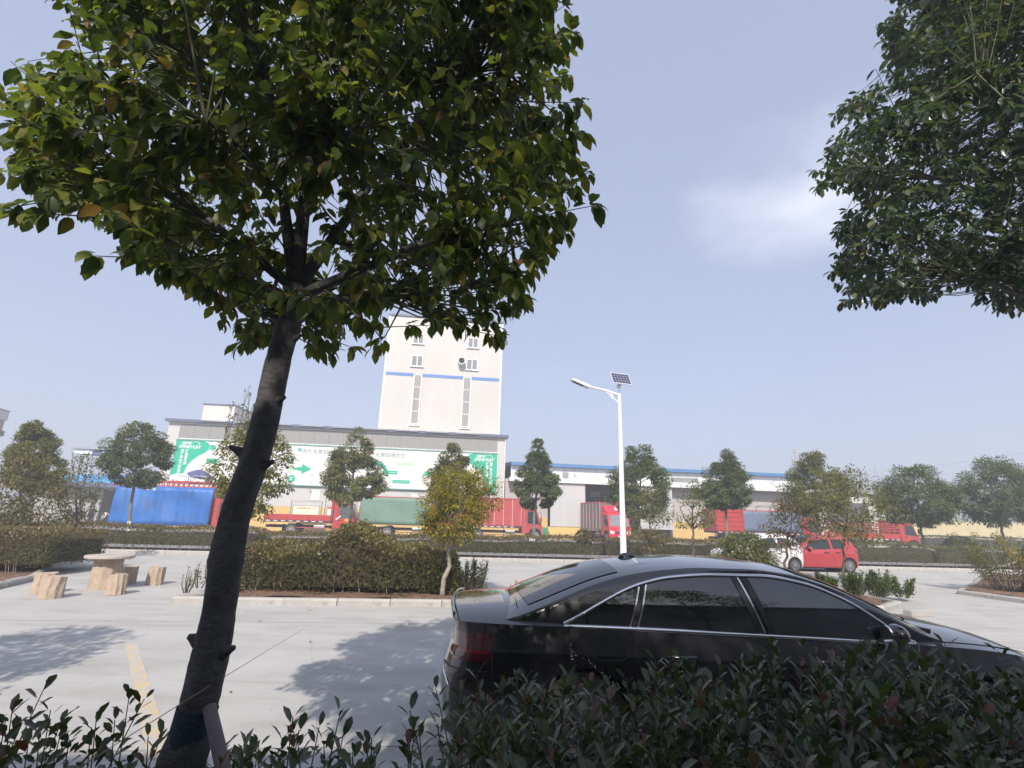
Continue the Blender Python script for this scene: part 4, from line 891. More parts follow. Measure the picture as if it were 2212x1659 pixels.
# small red hatchback and the white car in front of it, both facing left
HATCH = dict(L=3.55, paint=M_REDP, glass=M_TINT2, chrome=False, mirror_m=M_REDP, handle_m=M_BLK,
    w=[(0,.02),(.004,.4),(.012,.56),(.03,.64),(.08,.70),(.16,.74),(.34,.765),(.6,.78),(1.6,.79),(2.6,.785),(3.0,.76),(3.25,.70),(3.42,.56),(3.51,.34),(3.546,.15),(3.55,.02)],
    zs=[(0,.90),(.6,.93),(1.5,.90),(2.6,.86),(3.1,.80),(3.55,.62)], zd=[(0,.95),(.6,.98),(1.5,.98),(2.6,.98),(2.9,.94),(3.2,.86),(3.4,.76),(3.55,.64)],
    zc=[(.03,.98),(.08,1.08),(.18,1.24),(.32,1.39),(.5,1.455),(.9,1.485),(1.4,1.49),(1.8,1.455),(2.1,1.36),(2.4,1.20),(2.65,1.05),(2.85,.95)],
    zr=[(.03,.92),(.08,.99),(.18,1.14),(.32,1.29),(.5,1.37),(.9,1.405),(1.4,1.40),(1.8,1.355),(2.1,1.25),(2.4,1.09),(2.65,.95),(2.85,.88)],
    yb=[(.03,.64),(.3,.72),(.9,.745),(1.8,.745),(2.4,.72),(2.85,.66)], zb=.88, tumble=(.28,.25),
    belt=[(.2,.98),(.9,.94),(1.6,.90),(2.6,.87)], wtop=[(.2,.98),(.34,1.16),(.5,1.28),(.8,1.33),(1.4,1.33),(1.75,1.28),(2.05,1.18),(2.3,1.05),(2.55,.90),(2.6,.88)],
    windows=[('rear_side_window',(.62,1.12,-.06,.0)),('front_side_window',(1.22,2.42,.0,-.30))], trim=(.4,2.5), trimtop=2.5, pillars=[],
    toff=[.10,.02,.0,.0,.0,.0,.01,.02,.04,.06], rear=(.07,.36), front=(1.86,2.72), wheels=(.52,2.88), wr=.285, mirror=(2.15,.93), tail=(.03,.15,.78,1.02-.1), head=(3.15,3.44,.60,.72),
    handles=[(.95,.80),(1.45,.79)], lines=[[(1.17,.88),(1.17,.5),(1.15,.27)],[(2.38,.85),(2.38,.5),(2.42,.27)],[(.58,.90),(.60,.70),(.80,.52),(.86,.27)]])
hs_ = SX(1853, 20.4, .6); q = W(hs_, 20.9); car('hatchback', 'small red hatchback seen from its rear side beyond the yellowish tree', 'car', q, SA+math.pi+R(-5), HATCH)
WH = dict(HATCH); WH.update(L=3.55, paint=M_WHITEP, mirror_m=M_WHITEP)
hs_ = SX(1738, 19.9, .6); q = W(hs_, 20.6); car('hatchback', 'white hatchback behind the small bush, nose pointing left', 'car', q, SA+math.pi+R(2), WH)

# ------------------------------------------------------------------ trucks
M_TRED = mat('truck_red', (.42,.045,.045), .45, var=.08, scale=1.5, coat=.3, dirt=((.30,.06,.05), 3, .6, .85))
M_TREDB = mat('truck_bright_red', (.62,.02,.04), .4, var=.05, coat=.4)
M_TBOX = mat('box_red', (.42,.065,.065), .55, var=.08, scale=1.2, dirt=((.34,.08,.07), 2, .55, .8))
M_TARP_B = mat('tarp_blue', (.010,.115,.40), .5, var=.38, scale=.7, bump=.5, bscale=2)
M_TARP_G = mat('tarp_green', (.14,.24,.19), .7, var=.10, scale=1.4, bump=.4, bscale=4)
M_TARP_S = mat('tarp_slate', (.13,.17,.25), .7, var=.12, scale=1.4, bump=.4, bscale=4)
M_CHAS = mat('chassis_dark', (.06,.03,.035), .7, var=.3)
M_SEAM = mat('panel_seam_pale', (.68,.50,.48), .6)
M_REFL = mat('reflector_strip', (.75,.60,.60), .4)
def truck(label, loc, rz, cabL=1.75, bedL=4.2, wd=2.1, hb=.95, kind='flat', red=None, cabH=2.25, wr=.42, wb=None, boxH=2.2, tarp=None, boxm=None, name='truck', dual=True, cat='truck'):
    """heading +X; x=0 at the front bumper"""
    red = red or M_TRED; r = thing(name, label, cat, loc, rz); h = wd/2; cw = h*.93
    z0 = .48; prof = [(0,z0),(.02,1.12),(-.06,1.28),(-.50,cabH-.08),(-.62,cabH),(-cabL+.05,cabH+.02),(-cabL,cabH-.05),(-cabL,z0+.12),(-1.12,z0+.12),(-1.10,.80),(-.98,.95),(-.62,.99),(-.28,.95),(-.16,.80),(-.14,z0)]
    cab = MB().prism(prof, -cw, cw, 'y').build('cab', red, r, smooth=True, bevel=.045)
    # openings filled with glass, doors, grille, lamps, bumper, mirrors
    P = lambda t: (-.06-.44*t-.0, 1.28+(cabH-.08-1.28)*t)
    a = P(.08); b = P(.90); n = Vector((1,0,.46)).normalized()*.012
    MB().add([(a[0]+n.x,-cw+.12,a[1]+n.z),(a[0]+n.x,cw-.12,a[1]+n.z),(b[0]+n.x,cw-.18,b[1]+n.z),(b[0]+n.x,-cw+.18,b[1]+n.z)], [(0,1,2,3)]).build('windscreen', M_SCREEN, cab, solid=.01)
    for sg in (-1, 1):
        w_ = [(-.30,1.34),(-.56,cabH-.24),(-1.28,cabH-.22),(-1.28,1.40)]
        MB().prism(w_, min(sg*(cw+.004),sg*(cw+.012)), max(sg*(cw+.004),sg*(cw+.012)), 'y').build('side_window', M_TINT2 if kind != 'flat' else M_GLASSF, cab)
        MB().tube([(x, sg*(cw+.008), z) for x, z in ((-.20,1.0),(-.22,1.30),(-.50,cabH-.16),(-1.36,cabH-.14),(-1.38,1.0),(-1.22,.84))], .012, 5).build('door_seam', M_CHAS, cab)
        MB().box(-1.30, -1.14, min(sg*(cw+.012),sg*(cw+.05)), max(sg*(cw+.012),sg*(cw+.05)), 1.22, 1.26).build('door_handle', M_BLK, cab)
        MB().tube([(-.30, sg*cw, cabH-.25),(-.18, sg*(cw+.22), cabH-.28),(-.18, sg*(cw+.22), 1.45),(-.28, sg*cw, 1.35)], .016, 6).build('mirror_arm', M_BLK, r)
        MB().box(-.22, -.14, min(sg*(cw+.12),sg*(cw+.32)), max(sg*(cw+.12),sg*(cw+.32)), 1.52, 1.92).build('mirror', M_BLK, r, bevel=.02)
        MB().prism([(.6*0+.0,.74),(.0,.98),(-.0,.98)][:0] or [(sg*(cw-.46),.80),(sg*(cw-.05),.76),(sg*(cw-.03),1.04),(sg*(cw-.40),.98)], .012, .032, 'x').build('head_lamp', M_LAMP, r)
        MB().tube([(x, sg*(cw+.01), z) for x, z in [(-.62+.50*math.cos(a), .50+.50*math.sin(a)) for a in np.linspace(-.1, math.pi+.1, 16)]], .05, 6).build('wheel_arch', M_CHAS, r, smooth='all')
    MB().box(-.10, .07, -cw-.02, cw+.02, .42, .70).build('bumper', red, r, bevel=.03)
    MB().box(.021, .036, -cw+.5, cw-.5, .78, .96).build('grille', M_BLK, r)
    for z in (.80,.87,.94): MB().box(.037, .048, -cw+.5, cw-.5, z-.012, z+.012).build('grille_bar', M_CHROME, r)
    MB().box(.071, .078, -.24, .24, .50, .62).build('number_plate', M_WHITE, r)
    # chassis, tanks, steps
    xb = -cabL-.08-bedL; ch = MB()
    for sg in (-1, 1): ch.box(xb, -.3, min(sg*.34,sg*.44), max(sg*.34,sg*.44), .58, .78)
    for k in range(5): ch.box(xb+.3+k*(bedL/4.6), xb+.38+k*(bedL/4.6), -.34, .34, .62, .74)
    ch.build('chassis', M_CHAS, r)
    MB().box(-cabL-1.35, -cabL-.55, -h+.12, -h+.50, .52, .82).build('fuel_tank', M_STEEL, r, bevel=.04)
    MB().tube([(-cabL-.15, -h+.08, .62),(xb+1.7, -h+.08, .62)], .035, 6).build('side_guard', M_CHAS if kind != 'flat' else M_TRED, r)
    MB().tube([(-cabL-.15, -h+.08, .45),(xb+1.7, -h+.08, .45)], .025, 6).build('side_guard', M_CHAS, r)
    wb = wb or (bedL*.72+1.2); xr = -.62-wb
    for x in (-.62, xr):
        for sg in (-1, 1): wheel(r, x, sg*(h-.20), wr, sg, wd=.26 if x == -.62 else .42, rim_m=mat('truck_rim',(.33,.31,.29),.6))
    for sg in (-1, 1): MB().box(xr-.62, xr-.56, min(sg*(h-.42),sg*(h-.02)), max(sg*(h-.42),sg*(h-.02)), .35, .85).build('mudflap', M_BLK, r)
    MB().tube([(xr, -h+.3, wr),(xr, h-.3, wr)], .07, 8).build('axle', M_CHAS, r)
    x1 = -cabL-.08; x0 = x1-bedL
    MB().box(x0, x1, -h, h, hb-.16, hb).build('bed_floor', M_CHAS, r)
    for k in range(int(bedL/.55)):
        x = x0+.15+k*.55; MB().box(x, x+.30, -h-.012, -h-.002, hb-.10, hb-.04).build('reflector', M_REFL, r)
    if kind == 'flat':
        for sg in (-1, 1):
            np_ = 3
            for k in range(np_): MB().box(x0+k*bedL/np_+.015, x0+(k+1)*bedL/np_-.015, min(sg*(h-.04),sg*h), max(sg*(h-.04),sg*h), hb+.002, hb+.42).build('side_board', red, r, bevel=.008)
        MB().box(x0, x0+.04, -h+.045, h-.045, hb+.002, hb+.42).build('tail_board', red, r); 
        MB().box(x1-.10, x1, -h, h, hb+.002, cabH+.25).build('headboard', red, r, bevel=.02); MB().box(x1-.02, x1+.03, -h+.05, -h+.2, hb, cabH-.1).build('exhaust_guard', M_STEEL, r)
    elif kind == 'box':
        MB().box(x0+.03, x1-.03, -h+.03, h-.03, hb+.002, hb+boxH-.03).build('box', boxm or red, r)
        n = max(4, round(bedL/.78)); pw = bedL/n
        for sg in (-1, 1):
            for k in range(n):
                MB().box(x0+k*pw+.02, x0+(k+1)*pw-.02, min(sg*(h-.028),sg*(h-.008)), max(sg*(h-.028),sg*(h-.008)), hb+.03, hb+boxH-.06).build('side_panel', boxm or red, r)
                MB().box(x0+k*pw+.06, x0+(k+1)*pw-.06, min(sg*(h-.007),sg*(h+.006)), max(sg*(h-.007),sg*(h+.006)), hb+boxH*.48, hb+boxH*.48+.04).build('side_rib', red, r)
            for k in range(n+1): MB().box(x0+k*pw-.018, x0+k*pw+.018, min(sg*(h-.01),sg*(h+.012)), max(sg*(h-.01),sg*(h+.012)), hb+.02, hb+boxH-.03).build('panel_seam', M_SEAM, r)
            MB().box(x0-.01, x1+.01, min(sg*(h-.05),sg*(h+.02)), max(sg*(h-.05),sg*(h+.02)), hb+boxH-.028, hb+boxH+.05).build('top_rail', red, r)
        MB().box(x0, x1, -h+.052, h-.052, hb+boxH-.028, hb+boxH+.02).build('box_roof', red, r)
        if cabH+.2 < hb+boxH: MB().prism([(-.62,cabH+.02),(-cabL+.1,hb+boxH-.25),(-cabL+.02,hb+boxH-.25),(-cabL+.02,cabH+.02)], -cw+.12, cw-.12, 'y').build('wind_deflector', red, r, bevel=.04)
    elif kind in ('tarp', 'tarpbig', 'high'):
        tp_ = tarp; TH = hb+boxH
        if kind != 'high':
            for sg in (-1, 1):      # rippled sheet hanging over the sides
                P = []
                N = 60
                for i in range(N+1):
                    x = x0+bedL*i/N; row = []
                    for j in range(9):
                        v = j/8; z = hb-.12-(.35 if kind == 'tarpbig' else 0)+(TH-hb+.10+(.35 if kind == 'tarpbig' else 0))*v
                        rip = .030*math.sin(x*2.3+2*math.sin(x*1.3)+v*1.5)*(1-v*.6)+.006*math.sin(x*13+v*4)+.03*math.sin(v*5+x)
                        row.append((x, sg*(h+.03+rip*(1 if kind == 'tarp' else 1.8)+(.18*(1-v) if kind == 'tarpbig' else 0)), z))
                    P.append(row)
                MB().grid(P).build('tarpaulin', tp_, r, smooth='all', solid=.012)
            MB().box(x0-.02, x0+.10, -h-.03, h+.03, hb-.1, TH+.10).build('rear_frame', red, r, bevel=.02)
            MB().box(x1-.10, x1, -h, h, hb, TH+.10).build('headboard', red, r)
            MB().box(x0, x1, -h+.02, h-.02, TH-.30, TH-.05).build('load', mat('load_sacks',(.45,.44,.42),.9,var=.2), r)
            for sg in (-1, 1):
                MB().box(x0, x1, min(sg*(h-.03),sg*(h+.03)), max(sg*(h-.03),sg*(h+.03)), TH-.01, TH+.06).build('top_rail', red, r)
                if kind == 'tarpbig':
                    MB().box(x0, x1, min(sg*(h-.03),sg*(h+.03)), max(sg*(h-.03),sg*(h+.03)), TH+.32, TH+.40).build('top_rail', red, r)
                    for k in range(19): x = x0+.06+k*(bedL-.12)/18; MB().box(x-.03, x+.03, min(sg*(h-.02),sg*(h+.02)), max(sg*(h-.02),sg*(h+.02)), TH+.061, TH+.319).build('rail_post', red, r)
        else:
            n = 2; pl = bedL*.30
            for sg in (-1, 1):
                MB().box(x0, x1, min(sg*(h-.05),sg*(h-.01)), max(sg*(h-.05),sg*(h-.01)), hb+.002, TH).build('side_wall', red, r)
                for k in range(5):
                    z = hb+.08+k*(TH-hb-.1)/4.6; MB().box(x0+.03, x0+pl, min(sg*(h-.009),sg*(h+.035)), max(sg*(h-.009),sg*(h+.035)), z, z+.09).build('side_rib', red, r)
                MB().box(x0-.02, x0+.06, min(sg*(h-.06),sg*(h+.05)), max(sg*(h-.06),sg*(h+.05)), hb, TH+.04).build('corner_post', red, r)
                MB().box(x0+pl, x0+pl+.08, min(sg*(h-.06),sg*(h+.045)), max(sg*(h-.06),sg*(h+.045)), hb, TH+.02).build('side_post', red, r)
                P = [[(x0+pl+.10+(bedL-pl-.14)*i/40, sg*(h+.03+.025*math.sin(i*.9)*(1-j/6)), hb+.05+(TH-hb-.12)*j/6) for j in range(7)] for i in range(41)]
                MB().grid(P).build('tarpaulin', tp_, r, smooth='all', solid=.012)
            MB().box(x0, x0+.05, -h+.06, h-.06, hb, TH).build('tail_gate', red, r)
            for k in range(4):
                x = x0+.5+k*(bedL-1)/3; pts = [(x, -h+.05, TH),(x, -h+.07, TH+.30),(x, -h+.25, TH+.42),(x, h-.25, TH+.42),(x, h-.07, TH+.30),(x, h-.05, TH)]; MB().tube(pts, .028, 6).build('hoop', M_STEEL, r, smooth='all')
            for sg in (-1, 1): MB().tube([(x0+.5, sg*(h-.25), TH+.43),(x1-.5, sg*(h-.25), TH+.36)], .022, 6).build('hoop_rail', M_STEEL, r)
    elif kind == 'stake':
        for sg in (-1, 1):
            MB().box(x0, x1, min(sg*(h-.04),sg*h), max(sg*(h-.04),sg*h), hb+.002, hb+.42).build('side_board', red, r)
            for k in range(7): z = hb+.52+k*.0; 
            for z in (.62,.82,1.02,1.22): MB().box(x0, x1, min(sg*(h-.03),sg*h), max(sg*(h-.03),sg*h), hb+z, hb+z+.07).build('rail', red, r)
            for k in range(11): x = x0+.03+k*(bedL-.06)/10; MB().box(x-.03, x+.03, min(sg*(h-.06),sg*(h-.031)), max(sg*(h-.06),sg*(h-.031)), hb+.4, hb+1.32).build('stake', red, r)
        MB().box(x1-.08, x1, -h, h, hb, hb+1.6).build('headboard', red, r)
    return r
def tpos(px_front, t, z=1.0): return W(SX(px_front, t, z), t+1.05)
t1 = truck('long truck wrapped in a bright blue tarpaulin under red rails', tpos(512, 38.6), SA, cabL=1.7, bedL=6.4, wd=2.3, hb=1.05, kind='tarpbig', tarp=M_TARP_B, boxH=2.15, cabH=2.5, wb=5.4)
# bundled grey-white sheets and hoops riding on the blue truck
bl = thing('folded_tarpaulin', 'bundled white and grey sheets lying on top of the blue truck', 'tarpaulin', W(SX(455, 39.7, 4), 39.7, 3.60), SA)
P = []
for i in range(41):
    x = -4.0+4.0*i/40; row = []
    for j in range(13):
        v = j/12*2-1; hgt = max(.02, .62*(1-abs(v)**2.4)*(.45+.55*abs(math.sin(x*1.15+.4)))*min(1,(x+4.1)*1.1)*min(1,(.12-x)*3)); row.append((x, v*.85+.05*math.sin(x*6), hgt+.03*math.sin(x*9+v*7)))
    P.append(row)
MB().grid(P).build('sheet', mat('sheet_pale',(.60,.60,.60),.8,var=.2,scale=2), bl, smooth='all')
P = [[(-1.9+1.9*i/20, .15+.75*(j/8*2-1), .30+.62*(1-abs(j/8*2-1)**2)*math.sin(math.pi*i/20)**.6) for j in range(9)] for i in range(21)]
MB().grid(P).build('dark_sheet', mat('sheet_dark_blue',(.08,.09,.20),.8,var=.2), bl, smooth='all')
for x in (-3.4,-2.1,-.9): MB().tube([(x,-.9,-.1),(x,-.9,.25),(x+.1,-.7,.42),(x+.9,-.7,.40),(x+1.0,-.85,.1)], .025, 6).build('hoop', M_STEEL, bl, smooth='all')
t2 = truck('red flatbed light truck with low side boards and empty bed', tpos(768, 41.0), SA, cabL=1.75, bedL=4.9, wd=2.1, hb=1.15, kind='flat', cabH=2.6, wb=4.1, wr=.46)
M_YLOGO = mat('logo_yellow', (.60,.30,.03), .5)
MB().lathe([(.16,-.985),(.16,-.98)], (-.72, 0, 1.28), 'y', 18).build('door_logo', M_YLOGO, t2)
for k in range(3): MB().box(-.55+.05*k, -.20, -.992, -.981, 1.08-.11*k, 1.12-.11*k).build('door_print', M_WHITE, t2)
MB().prism([(-1.55,1.28),(-1.45,1.24),(-1.15,1.52),(-1.22,1.58)], -1.0, -.981, 'y').build('door_stripe', M_WHITE, t2)
t3 = truck('red truck with a pale green tarpaulin over its tall cargo bed', tpos(975, 42.0), SA, cabL=1.75, bedL=5.4, wd=2.2, hb=1.15, kind='tarp', tarp=M_TARP_G, boxH=1.95, cabH=2.6, wb=4.4, wr=.46)
t4 = truck('red box truck with pale vertical panel seams, third from the hall corner', tpos(1172, 43.0), SA, cabL=1.75, bedL=6.0, wd=2.2, hb=1.15, kind='box', red=M_TBOX, boxH=2.2, cabH=2.6, wb=4.8, wr=.46)
t4['label'] = 'red box truck with pale vertical panel seams in front of the hall corner'
t5 = truck('bright red van truck facing out of the warehouse door', W(SX(1340, 43.0, 1.5), 43.0), SA-R(90)+R(7), boxm=mat('box_brown_grey',(.16,.13,.125),.6,var=.15), cabL=1.75, bedL=4.6, wd=2.15, hb=1.05, kind='box', red=M_TREDB, boxH=2.35, cabH=2.5, wb=3.6, wr=.44)
x_ = MB().lathe([(.17,.0),(.17,.012)], (-.66, -.06, 2.86), 'x', 14); x_.build('cab_emblem', M_WHITE, t5)
t6 = truck('red high-sided truck with slate blue tarpaulin and bare hoops', tpos(1778, 42.5), SA, cabL=1.8, bedL=8.0, wd=2.3, hb=1.25, kind='high', tarp=M_TARP_S, boxH=1.85, cabH=2.6, wb=6.0, wr=.48)
t7 = truck('red stake-sided truck parked at the far right end of the row', tpos(1988, 41.5), SA, cabL=1.75, bedL=5.6, wd=2.2, hb=1.05, kind='stake', cabH=2.45, wb=4.4, wr=.46)
MB().lathe([(.15,-.985),(.15,-.98)], (-.72, 0, 1.28), 'y', 18).build('door_logo', M_YLOGO, t7)
#@@VEG
# ------------------------------------------------------------------ street lamp with solar panel
TLP = 17.2
sl, zl = ST(1340,850,TLP); zl_top = zl
lamp = thing('street_lamp', 'tall white solar street lamp standing behind the black car', 'street lamp', W(SX(1347.5, TLP, .3), TLP), SA)
M_LPW = mat('lamp_white_paint', (.80,.82,.86), .3, var=.02, coat=.4)
MB().lathe([(.115,0),(.055,zl_top)], n=20).build('post', M_LPW, lamp, smooth=True)
MB().lathe([(.17,0),(.17,.02),(.12,.03),(.12,.30)], n=16).build('base_flange', M_LPW, lamp, smooth=True)
def LP(px, py, dt=0): s, z = ST(px, py, TLP+dt); b = SX(1347.5, TLP, .3); return Vector((s-b, dt, z))
e0 = LP(1339,853); e0.x = -.05; e1 = LP(1268,834); e2 = LP(1306,843)
MB().tube([e0, e2, e1], [.05,.042,.035], 10).build('arm', M_LPW, lamp, smooth=True)
s1_ = LP(1339,870); s1_.x = -.055
MB().tube([s1_, LP(1309,846)], .026, 8).build('brace', M_LPW, lamp, smooth=True); MB().box(-.32,-.26,-.02,.02,LP(1326,861).z,LP(1326,848).z).build('brace', M_LPW, lamp)
h0 = LP(1270,835); h1 = LP(1240,823); d = (h1-h0); ang = math.atan2(d.z, -d.x); Mh = Matrix.Translation(h0) @ Matrix.Rotation(ang, 4, 'Y')
hd = MB().prism([(0.05,-.05),(.05,.05),(-.18,.06),(-.62,.045),(-.66,.0),(-.62,-.03),(-.15,-.05)], -.13, .13, 'y').build('lamp_head', M_TRIMW, lamp, bevel=.012); hd.matrix_local = Mh
le = MB().box(-.58,-.16,-.10,.10,-.056,-.047).build('lamp_lens', mat('lens_grey',(.10,.10,.11),.3), lamp); le.matrix_local = Mh @ Matrix.Rotation(R(2), 4, 'Y')
for k in range(9): 
    f_ = MB().box(-.55+.045*k, -.545+.045*k, -.11, .11, .045, .075).build('cooling_fin', M_STEEL, hd)
MB().tube([(0,0,zl_top-.002),(0,0,zl_top+.32)], .035, 8).build('panel_mast', M_GUT, lamp)
MB().box(-.06,.06,-.06,.06,zl_top+.22,zl_top+.33).build('panel_bracket', M_GUT, lamp)
pc = LP(1341,818); pc.y = 0
Mp = Matrix.Translation(pc) @ Matrix.Rotation(R(12), 4, 'Z') @ Matrix.Rotation(R(62), 4, 'X')
pf = MB().box(-.38,.38,-.26,.26,-.015,.012).build('solar_panel', M_TRIMW, lamp); pf.matrix_local = Mp
M_CELL = mat('solar_cell', (.025,.03,.09), .3, var=.25, scale=6, spec=.6)
csrc = None
for i in range(6):
    for j in range(4):
        M = Matrix.Translation((-.305+.122*i, -.18+.12*j, 0))
        if csrc is None: csrc = MB().box(-.055,.055,-.054,.054,.013,.017).build('solar_cell', M_CELL, pf); csrc.matrix_local = M
        else: share(csrc, 'solar_cell', pf, M)

# ------------------------------------------------------------------ stone tables and stools
M_STONE = mat('rough_sandstone', (.44,.35,.27), .9, var=.16, scale=7, bump=.5, bscale=28, dirt=((.30,.20,.14), 4, .55, .75))
M_STONEP = mat('polished_stone_slab', (.42,.38,.34), .7, var=.1, scale=12)
def hewn(r0, r1, h, seed, n=26, amp=.10, m=10):
    rd = random.Random(seed); fl = [rd.uniform(0,6.28) for _ in range(4)]; nf = rd.choice([9,10,11]); P = []
    for i in range(m+1):
        v = i/m; row = []
        for k in range(n*2):
            a = 2*math.pi*k/(n*2); g = max(0, math.sin(nf*a+fl[0]+.7*math.sin(v*5+fl[1])))**.6
            r = (r0+(r1-r0)*v)*(1+amp*(g-.5)+.035*math.sin(3*a+fl[2]+v*2)+.02*rd.uniform(-1,1)); row.append((r*math.cos(a), r*math.sin(a), h*v+(.01*math.sin(a*2+fl[3]) if i == m else 0)))
        row.append(row[0]); P.append(row)
    mb = MB().grid(P); k = len(P[0]); mb.f += [tuple(range(k-2, -1, -1)), tuple(m*k+q for q in range(k-1))]; return mb
def stool(px, py, label, seed, dark=0, r=.17, h=.39, nm='stone_stool'):
    s, t = SG(px, py); o = hewn(r*1.04, r*.98, h, seed).build(nm, M_STONE, smooth=True, angle=.45); o.location = W(s, t+.12); o.rotation_euler = (R(random.uniform(-2,2)), R(random.uniform(-2,2)), seed); tag(o, label, 'stool', 'rough stone stools'); return o
stool(80,1283,'rough stone stool at far left, half hidden behind another stool', 1, r=.18)
stool(98,1294,'rough stone stool at left, nearest the camera', 2, r=.18)
stool(240,1286,'rough stone stool just in front of the round stone table', 3, r=.16)
stool(268,1263,'shaded stone stool close behind the table pedestal', 4, r=.16)
stool(327,1264,'rough stone stool standing alone to the right of the table', 5, r=.17)
def stone_table(px, py, label, seed, rt=.46, rp=.26):
    s, t = SG(px, py); r = thing('stone_table', label, 'table', W(s, t+.25), seed*.4, 'round stone tables')
    hewn(rp, rp*1.02, .64, seed, amp=.06).build('pedestal', M_STONE, r, smooth=True, angle=.45)
    MB().lathe([(rt-.02,.642),(rt,.655),(rt,.69),(rt-.015,.705)], n=40).build('tabletop', M_STONEP, r, smooth=True); return r
stone_table(206,1276,'round stone table with thick carved pedestal at left', 7)
# a second set stands beyond the black car, only its edges show
stool(1130,1296,'rough stone stool just showing over the black car boot', 8)
s, t = SX(1222, 10.6, .7), 10.6; stone_table(1262,1240,'round stone table mostly hidden behind the black car', 9).location = W(s, t)
s, t = ST(605,1178,15.9)[0], 15.9
tb = stone_table(605,1232,'round stone table whose edge shows over the central bed', 11); tb.location = W(s, t)

# loose kerb block on the yard at right
s, t = SG(1985,1331); o = MB().prism([(-.30,0),(.30,0),(.30,.11),(.26,.14),(-.28,.14),(-.30,.10)], -.10, .10, 'y').build('loose_kerb_block', M_CONCD, bevel=.012); o.location = W(s, t); o.rotation_euler = (0,0,SA+.12); tag(o, 'loose pale kerb block lying at the bed corner by the bonnet', 'stone block')

# ------------------------------------------------------------------ litter bin, buckets, people
s = SX(1175, 46.8, .5); r = thing('litter_bin', 'green wheeled rubbish bin against the yellow dado beside the box truck', 'bin', W(s, 46.8), SA)
M_BING = mat('bin_green', (.02,.30,.12), .5)
MB().add([(-.24,-.26,.06),(.24,-.26,.06),(.24,.26,.06),(-.24,.26,.06),(-.31,-.34,1.0),(.31,-.34,1.0),(.31,.34,1.0),(-.31,.34,1.0)], [(0,3,2,1),(4,5,6,7),(0,1,5,4),(1,2,6,5),(2,3,7,6),(3,0,4,7)]).build('bin_body', M_BING, r, bevel=.03)
MB().prism([(-.36,1.002),(.36,1.002),(.30,1.08),(-.30,1.10)], -.33, .33, 'x').build('lid', M_BING, r, bevel=.015)
for sg in (-1, 1): MB().lathe([(.10,-.03),(.10,.03)], (sg*.26,.26,.10), 'x', 14).build('wheel', M_RUB, r)
for k, (px, t_, lb) in enumerate(((969,39.5,'small white bucket under the green covered truck'),(1147-1,40.5,'small white bucket beside the box truck'))):
    px = 969 if k == 0 else 1146
    s = SX(px, t_, .2); r = thing('bucket', lb, 'bucket', W(s, t_), SA, 'white buckets by the trucks')
    MB().lathe([(.11,0),(.14,.36),(.15,.37),(.15,.40)], n=16).build('bucket_body', M_WHITE, r, smooth=True); MB().tube([(.14*math.cos(a), 0, .38+.12*math.sin(a)) for a in np.linspace(0, math.pi, 10)], .006, 5).build('handle', M_STEEL, r)
M_SKIN = mat('skin', (.42,.26,.18), .6); M_HAIR = mat('hair_black', (.015,.012,.012), .6)
